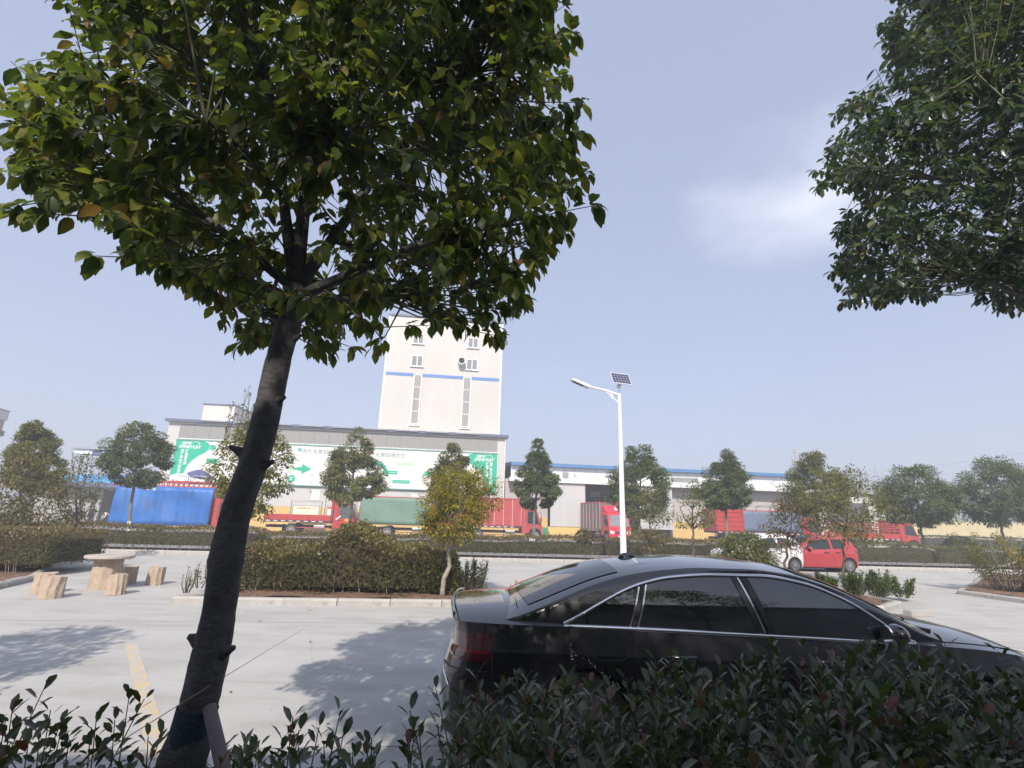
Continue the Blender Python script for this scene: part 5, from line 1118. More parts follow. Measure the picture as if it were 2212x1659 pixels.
def person(label, loc, rz, shirt, trousers, pose='stand'):
    r = thing('person', label, 'person', loc, rz)
    if pose == 'stand':
        J = {'pel':(0,0,.92),'sp':(0,.0,1.12),'ch':(0,-.01,1.34),'nk':(0,-.02,1.47),'hd':(0,-.04,1.60),'ht':(0,-.03,1.70)}
        kn = [(-.11,-.03,.50),(.12,.02,.50)]; ft = [(-.12,.02,.09),(.14,.10,.09)]; el = [(-.25,-.02,1.12),(.26,.0,1.12)]; ha = [(-.22,-.20,.95),(.27,-.08,.88)]
    elif pose == 'bend':
        J = {'pel':(0,.15,.86),'sp':(0,.0,.98),'ch':(0,-.22,1.08),'nk':(0,-.34,1.10),'hd':(0,-.46,1.08),'ht':(0,-.54,1.05)}
        kn = [(-.12,.08,.48),(.12,.05,.48)]; ft = [(-.13,.15,.09),(.13,.12,.09)]; el = [(-.25,-.30,.84),(.25,-.30,.84)]; ha = [(-.18,-.42,.60),(.18,-.42,.60)]
    else:
        J = {'pel':(0,.05,.50),'sp':(0,.04,.68),'ch':(0,-.02,.90),'nk':(0,-.05,1.02),'hd':(0,-.09,1.15),'ht':(0,-.08,1.25)}
        kn = [(-.13,-.38,.50),(.13,-.38,.48)]; ft = [(-.13,-.42,.08),(.14,-.36,.08)]; el = [(-.25,-.10,.70),(.25,-.12,.70)]; ha = [(-.16,-.32,.56),(.14,-.34,.58)]
    vs=[];es=[];rs=[]
    def V(p, rr): vs.append(p); rs.append(rr); return len(vs)-1
    pel = V(J['pel'],(.15,.11)); sp_ = V(J['sp'],(.13,.10)); ch = V(J['ch'],(.16,.11)); nk = V(J['nk'],(.06,.06)); hd = V(J['hd'],(.085,.095)); ht = V(J['ht'],(.06,.07)); es += [(pel,sp_),(sp_,ch),(ch,nk),(nk,hd),(hd,ht)]
    for i in (0,1):
        sg = -1 if i == 0 else 1; c = J['ch']; p = J['pel']
        sh_ = V((sg*.19, c[1], c[2]+.06),(.06,.06)); e_ = V(el[i],(.045,.045)); h_ = V(ha[i],(.03,.03)); dv = (Vector(ha[i])-Vector(el[i])).normalized()*.09; f_ = V(tuple(Vector(ha[i])+dv),(.03,.015)); es += [(ch,sh_),(sh_,e_),(e_,h_),(h_,f_)]
        hp = V((sg*.09, p[1], p[2]-.05),(.09,.09)); k_ = V(kn[i],(.06,.06)); a_ = V(ft[i],(.042,.045)); t_ = V((ft[i][0], ft[i][1]-.16, .04),(.04,.03)); es += [(pel,hp),(hp,k_),(k_,a_),(a_,t_)]
    me = bpy.data.meshes.new('body'); me.from_pydata(vs, es, []); o = bpy.data.objects.new('body', me); C.objects.link(o)
    o.modifiers.new('s','SKIN'); sv = me.skin_vertices[0].data
    for i, q in enumerate(rs): sv[i].radius = q
    sv[0].use_root = True; ss = o.modifiers.new('u','SUBSURF'); ss.levels = 1; ss.render_levels = 1
    dg = bpy.context.evaluated_depsgraph_get(); dg.update(); m2_ = bpy.data.meshes.new_from_object(o.evaluated_get(dg)); bpy.data.objects.remove(o)
    for mm in (shirt, trousers, M_SKIN, M_BLK): m2_.materials.append(mm)
    nz_ = J['nk'][2]; hdv = Vector(J['hd'])
    for p in m2_.polygons:
        c = p.center; p.use_smooth = True
        near_h = min((c-Vector(ha[0])).length, (c-Vector(ha[1])).length) < .13
        leg = min([((c-Vector(kn[i])).length) for i in (0,1)]+[((c-Vector(ft[i])).length) for i in (0,1)]+[(c-Vector(J['pel'])).length-.06])
        if (c-hdv).length < .16 or near_h: p.material_index = 2
        elif c.z < .11: p.material_index = 3
        elif leg < (c-Vector(J['ch'])).length-.05: p.material_index = 1
    bo = bpy.data.objects.new('body', m2_); C.objects.link(bo); bo.parent = r
    H_ = MB(); H_.lathe([(.02,.13),(.07,.11),(.098,.05),(.10,-.0),(.085,-.05)][::-1], (0,0,0), 'z', 14); ho = H_.build('hair', M_HAIR, r, smooth='all'); ho.location = hdv+Vector((0,.025,.02))
    fe = MB(); fe.prism([(-.012,-.01),(.012,-.01),(0,.03)], -.115, -.09, 'y'); fo = fe.build('nose', M_SKIN, r); fo.location = hdv
    return r
M_SHG = mat('shirt_green', (.12,.30,.20), .8); M_SHW = mat('shirt_white', (.66,.66,.64), .8); M_SHD = mat('shirt_dark', (.05,.03,.04), .8); M_TRN = mat('trousers_dark', (.03,.03,.05), .8)
person('person in a green top sitting near the blue roofed shed', W(SX(161, 44, .6), 44), SA+R(60), M_SHG, M_TRN, 'sit')
person('person in a white shirt bending over in the dark doorway', W(SX(234, 50.6, 1), 50.6), SA-R(40), M_SHW, M_TRN, 'bend')
person('person in dark clothes standing at the edge of the doorway', W(SX(199, 51, 1), 51), SA, M_SHD, M_TRN, 'stand')
st_ = thing('stool', 'low green plastic stool under the seated person', 'stool', W(SX(161, 44, .6), 44), SA+R(60))
MB().box(-.17,.17,-.12,.22,.36,.40).build('seat', M_BING, st_, bevel=.01)
for a in (-1,1):
    for b in (-1,1): MB().tube([(a*.14,.05+b*.14,.358),(a*.17,.05+b*.17,0)], .018, 6).build('leg', M_BING, st_)

# ------------------------------------------------------------------ hedges and plants
HT = 23.0
sL0 = SX(-40, HT, .5); sL1 = SX(1960, HT, .5)
gap = SX(700, HT, .5)
hedge('hedge', 'long clipped hedge along the far kerb behind the stone table, reddish on top', sL0, SX(560,HT,.5), 22.62, 23.9, .90, L_HEDGE, L_HEDGER, seed=1, dens=420, ls=.075, red=.6, group='clipped hedges along the road', zb=.1)
hedge('hedge', 'long clipped hedge along the far kerb between central bed and lamp post', SX(565,HT,.5), SX(1345,HT,.5), 22.62, 23.9, .84, L_HEDGE, L_HEDGER, seed=2, dens=420, ls=.075, red=.6, hfun=lambda s: .78+.14*max(0,min(1,(s-SX(700,HT,.5))/(SX(1300,HT,.5)-SX(700,HT,.5)))), bumps=((SX(1265,HT,1),.42,.45),), group='clipped hedges along the road', zb=.1)
hedge('hedge', 'clipped hedge along the far kerb between lamp post and white car', SX(1350,HT,.5), SX(1690,HT,.5), 22.62, 23.9, .95, L_HEDGE, L_HEDGER, seed=3, dens=400, ls=.075, red=.6, group='clipped hedges along the road', zb=.1, bumps=((SX(1422,HT,1),.45,.35),))
hedge('hedge', 'grey green clipped hedge to the right of the red hatchback', SX(1700,HT,.5), SX(2020,HT,.5), 22.62, 24.1, 1.04, L_HEDGE, L_HEDGER, seed=4, dens=300, red=.25, group='clipped hedges along the road', zb=.1)
hedge('hedge', 'yellowish clipped hedge at the right end of the far kerb', SX(2024,HT,.5), SX(2330,HT,.5), 22.62, 24.1, .95, L_OLIVE, L_HEDGER, seed=5, dens=300, red=.1, group='clipped hedges along the road', zb=.1)
# far side hedges across the road
hedge('hedge', 'dark far hedge below the yellow boundary wall', SX(1960,56,1), SX(2420,56,1), 56, 58, 1.25, L_DARK, L_DARK, dens=60, ls=.14, seed=6, red=0, stems=False)
o = hedge('hedge', 'round clipped dark bush in front of the yellow boundary wall', SX(2040,34,1), SX(2110,34,1), 33.2, 35, .9, L_DARK, L_DARK, dens=190, ls=.09, seed=7, red=0, bumps=((SX(2075,34,1),.9,.7),), stems=False)
o['category'] = 'bush'
# hedge filling the central bed
def hA(s): 
    c = SX(775, 13.4, 1); a_ = SX(500,12.2,.5); b_ = SX(985,12.2,.5); e_ = min(1, max(.0, min(s-a_, (b_-s)*.6)/.9)); return .60+.34*math.sin(e_*math.pi/2)+.44*math.exp(-((s-c)/.5)**2)+.09*math.sin(s*2.3)
hedge('hedge', 'broad dense hedge filling the central planting bed', SX(500, 12.2, .5), SX(985, 12.2, .5), 11.75, 14.9, .95, L_HEDGE, L_HEDGER, seed=8, dens=800, ls=.082, red=.4, hfun=hA, base=.05, wob=.17, zb=.08)
hedge('hedge', 'thick reddish hedge filling the left corner bed', cl[0]-5.4, cl[0]-.3, cl[1]+.45, cl[1]+3.0, .95, L_HEDGE, L_HEDGER, seed=9, dens=800, ls=.06, red=.6, wob=.10, zb=.08)
def shrub(name, label, s, t, r, h, n, lm, ls=.06, seed=0, group=None, cat='shrub', z=.09, stems=7, spread=.8):
    """loose upright plant: several stems with leaves all the way up"""
    global rng
    keep = rng; rng = np.random.default_rng(seed+900); rd = random.Random(seed)
    root = thing(name, label, cat, W(s, t, z), SA, group); sm = MB(); P=[]; D=[]
    for k in range(stems):
        a = rd.uniform(0, 6.28); q = rd.random()**.5; b = Vector((math.cos(a)*r*.3*q, math.sin(a)*r*.3*q, 0)); e = Vector((math.cos(a)*r*q*spread, math.sin(a)*r*q*spread, h*rd.uniform(.65, 1.08))); mid = (b+e)/2+Vector((math.cos(a), math.sin(a), 0))*.04
        sm.tube([b, mid, e], [.012,.008,.003], 5, cap=False); m = n//stems; u = (rng.random((m,1))**.8)*.88+.12
        ba = np.array(b); ea = np.array(e); P.append(ba+(ea-ba)*u+rand_dirs(m)*r*.30*(1.15-u)*np.array([1,1,.6])); v = rand_dirs(m); v[:,2] = np.abs(v[:,2])*.7+.1; D.append(v)
    sm.build('stems', M_BARK, root, smooth='all'); P = np.concatenate(P); D = np.concatenate(D); m = len(P)
    leaves('leaves', P, D, rand_dirs(m)*.5+np.array([0,0,1.]), ls*(.7+.6*rng.random(m)), LEAF_OVAL if ls > .05 else LEAF_SML, lm, root); rng = keep; return root
GP = 'low young shrubs in the beds'
shrub('shrub', 'small single young shrub at the left tip of the central bed', *SG(400,1291), .17, .50, 90, L_SHRUB, .055, 1, GP)
shrub('shrub', 'young shrub beside the near tree trunk at the left of the bed', *SG(428,1280), .2, .55, 110, L_SHRUB, .055, 2, GP)
shrub('shrub', 'paler young shrub touching the near tree trunk, left of it', *SG(452,1276), .22, .6, 130, L_SHRUB, .055, 3, GP)
for k, px in enumerate((930,958,985,1012,1030)):
    shrub('shrub', ['leafy low shrub left of the slim trunk in the central bed','leafy low shrub at the foot of the slim trunk in the central bed','leafy low shrub right of the slim trunk in the central bed','tall feathery shrub near the right end of the central bed','feathery leaning shrub at the right tip of the central bed'][k], SX(px, 11.9+.12*k, .3), 11.9+.12*k, .30+.03*k, .50+.06*k, 700, L_SHRUB if k != 3 else L_OLIVE, .055, 10+k, GP, stems=14)
for k, px in enumerate((1778,1800,1838,1866,1895,1922,1948)):
    shrub('shrub', ['first low shrub from the car roof in the right bed','low shrub left of the slim trunk in the right bed','low shrub just right of the slim trunk in the right bed','bright low shrub in the middle of the right bed','tallest bright low shrub of the right bed','low shrub second from the right tip of the right bed','low shrub at the right tip of the right bed'][k], SX(px, 12.6, .3), 12.6+.25*(k % 2), .42, .46+.07*(k % 3), 1500, L_SHRUB, .06, 30+k, GP, stems=16)
MP = SX(1612, 17.6, .6)
crown_tree('bush', 'loose leafy round bush in front of the white hatchback', MP, 17.6, .12, 1.42, [(0,.7),(.3,1),(.6,.95),(.85,.6),(1,.25)], 1.0, L_ROW, n_cl=120, per=100, ls=.085, trunk_r=.03, seed=50, cat='bush', clump=.28)
shrub('bush', 'yellow green bush at the right edge by the dead branches', *SG(2190,1285), 1.3, 1.6, 5200, L_OLIVE, .07, 51, cat='bush', stems=34, spread=1.0)
shrub('bush', 'second yellowing bush partly cut by the right edge', SG(2260,1292)[0], SG(2260,1292)[1]-.3, 1.1, 1.5, 3600, L_YEL, .07, 52, cat='bush', stems=28, spread=1.0)
# dead branches poking out of that bush
r = thing('dead_branch', 'bare grey fallen branch sticking out of the right edge bush', 'branch', W(*SG(2150,1268), .3), SA)
MB().tube([(-1.0,-.2,.15),(-.3,-.1,.26),(.6,0,.42),(1.6,.1,.62)], [.012,.025,.035,.04], 7).build('limb', M_BARK_L, r, smooth='all')
for a, b in (((-.75,-.17,.18),(-1.15,-.3,.55)),((-.3,-.1,.26),(-.7,.1,-.15)),((.2,-.05,.34),(-.1,-.2,.85)),((.5,0,.4),(.9,-.2,.95)),((.3,0,.36),(-.2,.2,.0))): MB().tube([a, b], [.018,.006], 5).build('twig', M_BARK_L, r, smooth='all')

M_BARK_G = mat('bark_grey', (.20,.185,.16), .85, var=.3, scale=9, bump=.5)
# ------------------------------------------------------------------ row of round street trees behind the far hedge
T_R = 27.5
EGG = [(0,.35),(.08,.72),(.25,.98),(.42,1.0),(.6,.85),(.78,.55),(.92,.28),(1,.08)]
ROUND = [(0,.30),(.10,.72),(.3,1.0),(.5,1.0),(.7,.82),(.86,.55),(1,.15)]
CONE = [(0,.30),(.10,.80),(.25,1.0),(.45,.82),(.65,.55),(.85,.26),(1,.05)]
def row_tree(px_tr, px_l, px_r, py_t, py_b, prof, label, seed, lm=L_ROW, T=T_R, per=210, ncl=90, **k):
    z1 = ST((px_l+px_r)/2, py_t, T)[1]; z0 = ST((px_l+px_r)/2, py_b, T)[1]; sb = SX(px_tr, T, .3); sa_ = SX(px_l, T, (z0+z1)/2); sb_ = SX(px_r, T, (z0+z1)/2)
    R0 = (sb_-sa_)/2*.86; c = (sa_+sb_)/2-sb; ncl = int(ncl*max(1, (R0/1.55)**1.6))
    return crown_tree('street_tree', label, sb, T, z0, z1, prof, R0, lm, group='row of street trees behind the far hedge', n_cl=ncl, per=per, ls=.125, trunk_r=.085, seed=seed, lean=(c*1.25, 0), clump=.24, lime=1 if seed in (1,4) else 0, bark=M_BARK_G, **k)
row_tree(275, 220, 374, 914, 1048, ROUND, 'round crowned street tree in front of the blue covered truck', 1, L_ROW2)
row_tree(755, 690, 836, 933, 1090, EGG, 'street tree with a peaked crown over the flatbed truck cab', 2, L_ROW)
row_tree(981, 915, 1034, 962, 1100, EGG, 'dark street tree behind the yellow tree, over the box truck tail', 3, L_ROW)
row_tree(1152, 1100, 1218, 955, 1096, CONE, 'cone crowned street tree at the corner of the white hall', 4, L_ROW2)
row_tree(1380, 1313, 1450, 963, 1112, EGG, 'broad street tree just right of the lamp post', 5, L_ROW2)
row_tree(1570, 1507, 1627, 974, 1095, CONE, 'dark cone shaped street tree above the high-sided truck', 6, L_ROW2)
row_tree(1770, 1692, 1830, 980, 1110, EGG, 'tall street tree rising behind the loose yellow green tree', 7, L_ROW)
row_tree(1999, 1905, 2052, 1010, 1132, ROUND, 'street tree in front of the yellow wall, right of the stake truck', 8, L_ROW2)
row_tree(2176, 2078, 2225, 993, 1130, ROUND, 'large round street tree near the right edge over the yellow wall', 9, L_ROW2)
row_tree(2262, 2196, 2330, 1015, 1130, ROUND, 'street tree cut by the right edge of the picture', 10, L_ROW)
row_tree(60, 10, 135, 910, 1060, EGG, 'green topped street tree at far left before the brown building', 11, L_ROW, T=24.8)
# ------------------------------------------------------------------ nearer small trees
def yard_tree(px_tr, px_l, px_r, py_t, py_b, T, prof, label, seed, lm, **k):
    z1 = ST((px_l+px_r)/2, py_t, T)[1]; z0 = ST((px_l+px_r)/2, py_b, T)[1]; sb = SX(px_tr, T, .3); sa_ = SX(px_l, T, (z0+z1)/2); sb_ = SX(px_r, T, (z0+z1)/2)
    k.setdefault('n_cl', 70); k.setdefault('per', 70)
    return crown_tree('yard_tree', label, sb, T, z0, z1, prof, (sb_-sa_)/2*.92, lm, seed=seed, lean=(((sa_+sb_)/2-sb)*1.2, 0), group='small trees in the planting beds', **k)
yard_tree(520, 462, 628, 915, 1112, 15.2, [(0,.45),(.12,.80),(.35,.98),(.6,1.0),(.8,.80),(1,.30)], 'tall narrow yellow green tree with upright shoots behind the near trunk', 21, L_OLIVE, ls=.085, trunk_r=.05, n_cl=110, per=85, shoots=12, shoot_dx=-.55, lm2=(L_YEL,.25), clump=.24)
yard_tree(957, 900, 1080, 1012, 1168, 11.55, [(0,.35),(.12,.62),(.35,.85),(.6,1.0),(.85,.80),(1,.25)], 'small tree with yellowing leaves and pale slim trunk in the central bed', 22, L_OLIVE, ls=.06, trunk_r=.055, n_cl=130, per=95, lm2=(L_YEL,.66), bark=M_BARK_L, clump=.25)
yard_tree(1405, 1352, 1458, 1050, 1180, 19.5, ROUND, 'brownish small tree just right of the lamp post', 23, L_BROWN, ls=.085, trunk_r=.045, n_cl=60, per=42, lm2=(L_OLIVE,.4), shell=.3)
yard_tree(1495, 1452, 1546, 1045, 1150, 19.0, ROUND, 'small open tree with visible forked branches left of the white hatchback', 24, L_OLIVE, ls=.09, trunk_r=.05, n_cl=46, per=34, fork=((-.45,0,.7),(.4,.1,.8),(.0,-.2,.9)), lm2=(L_SHRUB,.5), shell=.35)
yard_tree(1690, 1655, 1768, 1075, 1190, 16.5, ROUND, 'reddish brown small tree between the white and red hatchbacks', 25, L_BROWN, ls=.075, trunk_r=.05, n_cl=60, per=50, shoots=4, shell=.3)
yard_tree(1822, 1712, 1932, 1020, 1165, 15.4, [(0,.30),(.15,.75),(.4,1.0),(.65,.9),(.85,.6),(1,.25)], 'wide loose yellow green tree with slim forked trunk before the red hatchback', 26, L_OLIVE, ls=.085, trunk_r=.045, n_cl=120, per=50, fork=((-.5,0,.6),(.5,.1,.7),(.1,-.2,.9)), lm2=(L_BROWN,.25), shoots=3, shell=.3)
yard_tree(62, -70, 150, 960, 1165, 17.0, [(0,.6),(.15,.9),(.4,1.0),(.65,.75),(.85,.45),(1,.2)], 'straggly reddish brown tree over the left corner bed', 27, L_BROWN, ls=.085, trunk_r=.06, n_cl=120, per=70, lm2=(L_OLIVE,.5), shoots=5, shell=.25)
yard_tree(165, 110, 220, 985, 1125, 18.5, ROUND, 'thin small tree with sparse top beside the left corner bed', 28, L_BROWN, ls=.075, trunk_r=.04, n_cl=50, per=44, lm2=(L_OLIVE,.6), shoots=6, shell=.3)
#@@NEAR
# ------------------------------------------------------------------ near tree
def inpoly(x, z, poly):
    r = np.zeros(len(x), bool); n = len(poly); j = n-1
    for i in range(n):
        xi, zi = poly[i]; xj, zj = poly[j]; c = ((zi > z) != (zj > z)) & (x < (xj-xi)*(z-zi)/(zj-zi+1e-12)+xi); r ^= c; j = i
    return r
def big_tree(label, trunk_pts, trunk_r, outline, Yc, dep, n_tip, lm, leafs, seed, limbs, nleaf=11, group=None, tmpl=LEAF_BIG, twig=.20, shell=.25, bark=M_BARK_D, whiten=None):
    """trunk, limbs that fork towards the tips, whorls of drooping leaves at every tip; the outline is in the crown's own mid plane"""
    global rng
    keep = rng; rng = np.random.default_rng(seed); rd = random.Random(seed)
    base = Vector(trunk_pts[0]); root = thing('tree', label, 'tree', base, 0, group); L = lambda p: tuple(Vector(p)-base)
    # trunk with branch-scar rings
    RINGS = [(rd.random(), rd.uniform(.004,.016), rd.uniform(.02,.13)) for _ in range(13)]
    tp = [Vector(p) for p in trunk_pts]; pts=[]; rs=[]; tot = len(tp)-1; N = 90
    for i in range(N+1):
        u = i/N*tot; k = min(int(u), tot-1); f = u-k; a = tp[max(k-1,0)]; b = tp[k]; c = tp[k+1]; d = tp[min(k+2, tot)]
        p = .5*((2*b)+(c-a)*f+(2*a-5*b+4*c-d)*f*f+(3*b-a-3*c+d)*f**3); pts.append(p-base); v = i/N; rr = trunk_r*(1.12-.36*v); ring = sum(q_*math.exp(-((v-c_)/w_)**2) for c_, w_, q_ in RINGS); rs.append(rr*(1+ring+.02*math.sin(v*61)+.015*rd.uniform(-1,1)))
    nn = 22; P=[]; 
    for i, p in enumerate(pts):
        row = []
        for k in range(nn): a = 2*math.pi*k/nn; q = rs[i]*(1+.035*math.sin(3*a+i*.21)+.03*math.sin(5*a-i*.4)+.012*rd.uniform(-1,1)); row.append((p.x+q*math.cos(a), p.y+q*math.sin(a), p.z))
        row.append(row[0]); P.append(row)
    tr = MB().grid(P).build('trunk', bark, root, smooth='all')
    for v, a, l in ((.30,-.2,.045),(.33,3.3,.03),(.58,.1,.05),(.60,3.3,.055),(.82,.2,.035),(.86,3.0,.04),(.70,-.1,.03),(.93,.3,.03)):
        i = int(v*N); p = pts[i]; d = Vector((math.cos(a), math.sin(a)*.3-.2, .45)).normalized(); kn = MB().tube([p+d*rs[i]*.45, p+d*rs[i]*.95, p+d*(rs[i]+l*.6), p+d*(rs[i]+l)], [rs[i]*.62, rs[i]*.42, rs[i]*.22, rs[i]*.14], 9)
        if seed == 40: kn.build('branch_stub', bark, root, smooth='all')
    pass
    # tips
    pol = [(p.x, p.z) for p in outline]; xs_ = [q[0] for q in pol]; zs_ = [q[1] for q in pol]; c0 = np.array([np.mean(xs_), Yc, np.mean(zs_)])
    T=[]; 
    while len(T) < n_tip:
        x = rng.uniform(min(xs_), max(xs_), 4000); z = rng.uniform(min(zs_), max(zs_), 4000); ok = inpoly(x, z, pol); x = x[ok]; z = z[ok]
        # thickness shrinks towards the outline
        ex = 1-np.minimum(1, np.hypot((x-c0[0])/((max(xs_)-min(xs_))/2), (z-c0[2])/((max(zs_)-min(zs_))/2))**2.4); th = dep*np.sqrt(np.clip(ex, .04, 1)); yy = Yc+th*np.sign(rng.uniform(-1,1,len(x)))*(rng.random(len(x))**(shell+.15))
        yy = np.where(yy < Yc, Yc+(yy-Yc)*.75, yy)
        # the crown flares with height and its far side is trimmed higher than the near side
        ok = inpoly(x*Yc/yy, H+(z-H)*Yc/yy, pol); x = x[ok]; z = z[ok]; yy = yy[ok]
        # clumping
        g = np.sin(x*5.2+seed)*np.sin(z*4.6+1)*np.sin(yy*4.9); ok = rng.random(len(x)) < .58+.75*g; T += list(np.stack([x, yy, z], 1)[ok])
    T = np.array(T[:n_tip]); 
    # stray shoots that break the outline
    st_ = rng.random(len(T)) < .22; dv_ = T-c0; dv_ /= np.linalg.norm(dv_, axis=1, keepdims=True)+1e-6; T = T+dv_*(st_*rng.random(len(T))*.16)[:, None]
    br = MB(); limb_pts = []
    for (o0, o1, r_) in limbs:
        a = Vector(o0); b = Vector(o1); m = (a+b)/2+Vector((0,0,.06*(b-a).length)); path = [a, a.lerp(m, .5)+Vector((rd.uniform(-.02,.02),0,-.01)), m, m.lerp(b, .5)+Vector((0,0,.02)), b]
        br.tube([L(p) for p in path], [r_, r_*.85, r_*.65, r_*.42, r_*.15], 8)
        for k in range(10): limb_pts.append(a.lerp(m, k/5) if k < 5 else m.lerp(b, (k-5)/5))
    lp = np.array([tuple(p) for p in limb_pts])
    tw = MB(); LP_=[]; LD=[]
    for tpt in T:
        dd = np.linalg.norm(lp-tpt, axis=1)+.35*np.maximum(0, lp[:,2]-tpt[2]); j = int(rd.choice(list(np.argsort(dd)[:6]))); a = Vector(lp[j]); b = Vector(tpt); dvec = b-a; ln_ = dvec.length
        if ln_ < .05: continue
        mid = a+dvec*.55+Vector((0,0,-.05*ln_+rd.uniform(-.03,.05))); tw.tube([L(a), L(mid), L(b)], [.0045+.004*min(1,ln_), .0038, .0018], 4, cap=False)
        d = (b-mid).normalized(); m = int(nleaf*rd.uniform(.7,1.3)); u = rng.random(m)**1.5*twig; ang = np.arange(m)*2.4+rd.uniform(0,6); side = Vector((d.y,-d.x,0)); side = side.normalized() if side.length > .01 else Vector((1,0,0)); up = side.cross(d).normalized()
        for k in range(m):
            pp = b-d*float(u[k]); o_ = side*math.cos(ang[k])+up*math.sin(ang[k]); LP_.append(tuple(pp+o_*.012)); q = o_*1.0+d*.55+Vector((rd.uniform(-.3,.3), rd.uniform(-.3,.3), -1.0+rd.uniform(-.45,.35))); LD.append(tuple(q))
    lo = br.build('limb', bark, root, smooth='all'); to = tw.build('twig', M_TWIG, root, smooth='all'); to['kind'] = 'stuff'
    P = np.array(LP_); D = np.array(LD); n = len(P); up = rand_dirs(n)*.35+np.array([0,0,1.0]); sz = leafs*(.72+.5*rng.random(n))
    scr = cam_score(P, sz); idx = np.argsort(-scr)[:300]; mask = np.ones(n, bool); mask[idx] = False
    if scr[idx[0]] > 0: single_leaves(root, P[idx], D[idx], up[idx], sz[idx], tmpl, lm, tuple(base))
    leaves('foliage', P[mask], D[mask], up[mask], sz[mask], tmpl, lm, root, origin=tuple(base))
    rng = keep
    return root
YT = 2.05
def near_pt(px, py, dy=0): return PY(px, py, YT+dy)
tb_ = near_pt(372, 1720); tb0 = Vector((tb_.x-.10, YT-.02, 0))
trunk_pts = [tb0, near_pt(392,1655), near_pt(440,1480), near_pt(470,1330), near_pt(508,1120), near_pt(560,960), near_pt(596,800), near_pt(628,690), near_pt(640,620)]
OUT = [(20,210),(5,330),(40,440),(160,470),(235,500),(262,600),(330,645),(430,655),(500,705),(560,770),(640,735),(700,790),(780,775),(840,800),(880,745),(960,712),(1060,735),(1110,752),(1150,690),(1195,650),(1210,590),(1245,540),(1235,480),(1290,430),(1300,330),(1275,250),(1298,185),(1240,130),(1262,60),(1225,-60),(1150,-230),(950,-420),(700,-500),(420,-430),(200,-220),(130,-60),(150,20),(200,95),(100,120)]
outl = [PY(640+(x-640)*.985, y-16*(y > 400), 2.2) for x, y in OUT]
f0_ = near_pt(640,620); 
def NP(px, py, dy): return PY(px, py, 2.15+dy)
limbs = [((f0_.x,f0_.y,f0_.z-.03), NP(560,100,.1), .030), (f0_, NP(700,-150,.25), .034), ((f0_.x+.01,f0_.y,f0_.z), NP(980,180,.35), .028), ((f0_.x,f0_.y,f0_.z-.05), NP(1150,480,-.1), .026), ((f0_.x-.02,f0_.y,f0_.z), NP(180,330,-.1), .022),
         ((f0_.x,f0_.y,f0_.z-.10), NP(900,640,.45), .018), ((f0_.x-.02,f0_.y,f0_.z-.05), NP(360,560,.3), .016), (tuple(near_pt(560,330,.05)), NP(330,60,.2), .017), (tuple(near_pt(700,330,.1)), NP(1120,120,-.3), .018), (tuple(near_pt(720,520,.05)), NP(1050,640,-.15), .014),
         (tuple(near_pt(610,420,.05)), NP(420,250,-.6), .014), (tuple(near_pt(640,400,.05)), NP(800,260,-.65), .014), (tuple(near_pt(640,560,.0)), NP(650,700,.5), .012), (tuple(near_pt(660,250,.15)), NP(860,-250,.0), .02), (tuple(near_pt(600,250,.1)), NP(420,-180,.0), .018), (tuple(near_pt(600,600,.1)), NP(560,690,.35), .010)]
big_tree('tree with a leaning slim trunk and dense leafy crown close to the camera at left', trunk_pts, .060, outl, 2.2, .95, 1950, L_NEAR, .079, 40, limbs, nleaf=12)
tree_n = bpy.context.scene.objects.get('tree')
# lower trunk is painted blue-green
# ------------------------------------------------------------------ right tree, crown enters the frame from the right
YR = 4.1
OUTR = [(1905,-40),(1890,60),(1900,190),(1800,235),(1772,330),(1775,420),(1830,450),(1795,520),(1783,600),(1815,680),(1900,655),(2000,648),(2100,655),(2200,690),(2330,690),(2480,640),(2600,480),(2640,250),(2600,0),(2500,-250),(2300,-420),(2080,-320),(1960,-180)]
outr = [PY(x+4, y-6*(y > 400), YR+.1) for x, y in OUTR]
cR = PY(2330, 670, YR); baseR = Vector((cR.x+.05, YR-.05, 0))
tpr = [baseR, Vector((baseR.x-.02, YR, 1.0)), Vector((baseR.x+.02, YR, 2.0)), Vector((cR.x, YR, cR.z))]
def RP(px, py, dy): return PY(px, py, YR+dy)
limr = [(cR, RP(2200,100,.2), .04), (cR, RP(1900,250,-.2), .03), (cR, RP(1860,560,.1), .026), (cR, RP(2080,600,-.5), .02), (cR, RP(2400,150,0), .035), (cR, RP(2250,-250,.2), .03), (RP(2150,420,0), RP(1850,360,.3), .018), (RP(2180,250,0), RP(1980,0,.3), .02), (cR, RP(2120,560,.7), .02), (RP(2190,250,0), RP(2100,150,-.8), .016), (cR, RP(2450,500,.2), .02)]
big_tree('tree crown entering from the upper right with small glossy drooping leaves', tpr, .075, outr, YR+.1, 1.25, 3200, L_RIGHT, .092, 41, limr, nleaf=13, tmpl=LEAF_OVAL)
# ------------------------------------------------------------------ unseen trees beside and behind the camera; those behind are shaped for shade and reflections
def offscreen_tree(label, x, y, z0, z1, R0, seed):
    s = x*SC+y*SS; t = -x*SS+y*SC
    return crown_tree('tree', label, s, t, z0, z1, ROUND, R0, L_NEAR, group='trees beside the footpath', n_cl=110, per=70, ls=.10, trunk_r=.07, seed=seed, tmpl=LEAF_SML, clump=.25)
offscreen_tree('tree left of the frame whose shade falls on the concrete', -6.5, 2.1, 2.2, 5.0, 1.25, 61)
offscreen_tree('tree behind the camera, left one', -.55, -1.6, 3.3, 7.4, 1.35, 62)
offscreen_tree('tall unseen tree behind the camera, added for reflections, middle one', 1.5, -2.4, 5.0, 9.4, 1.45, 65)
offscreen_tree('tree behind the camera, right one', 4.4, -1.9, 4.2, 8.8, 1.7, 63)
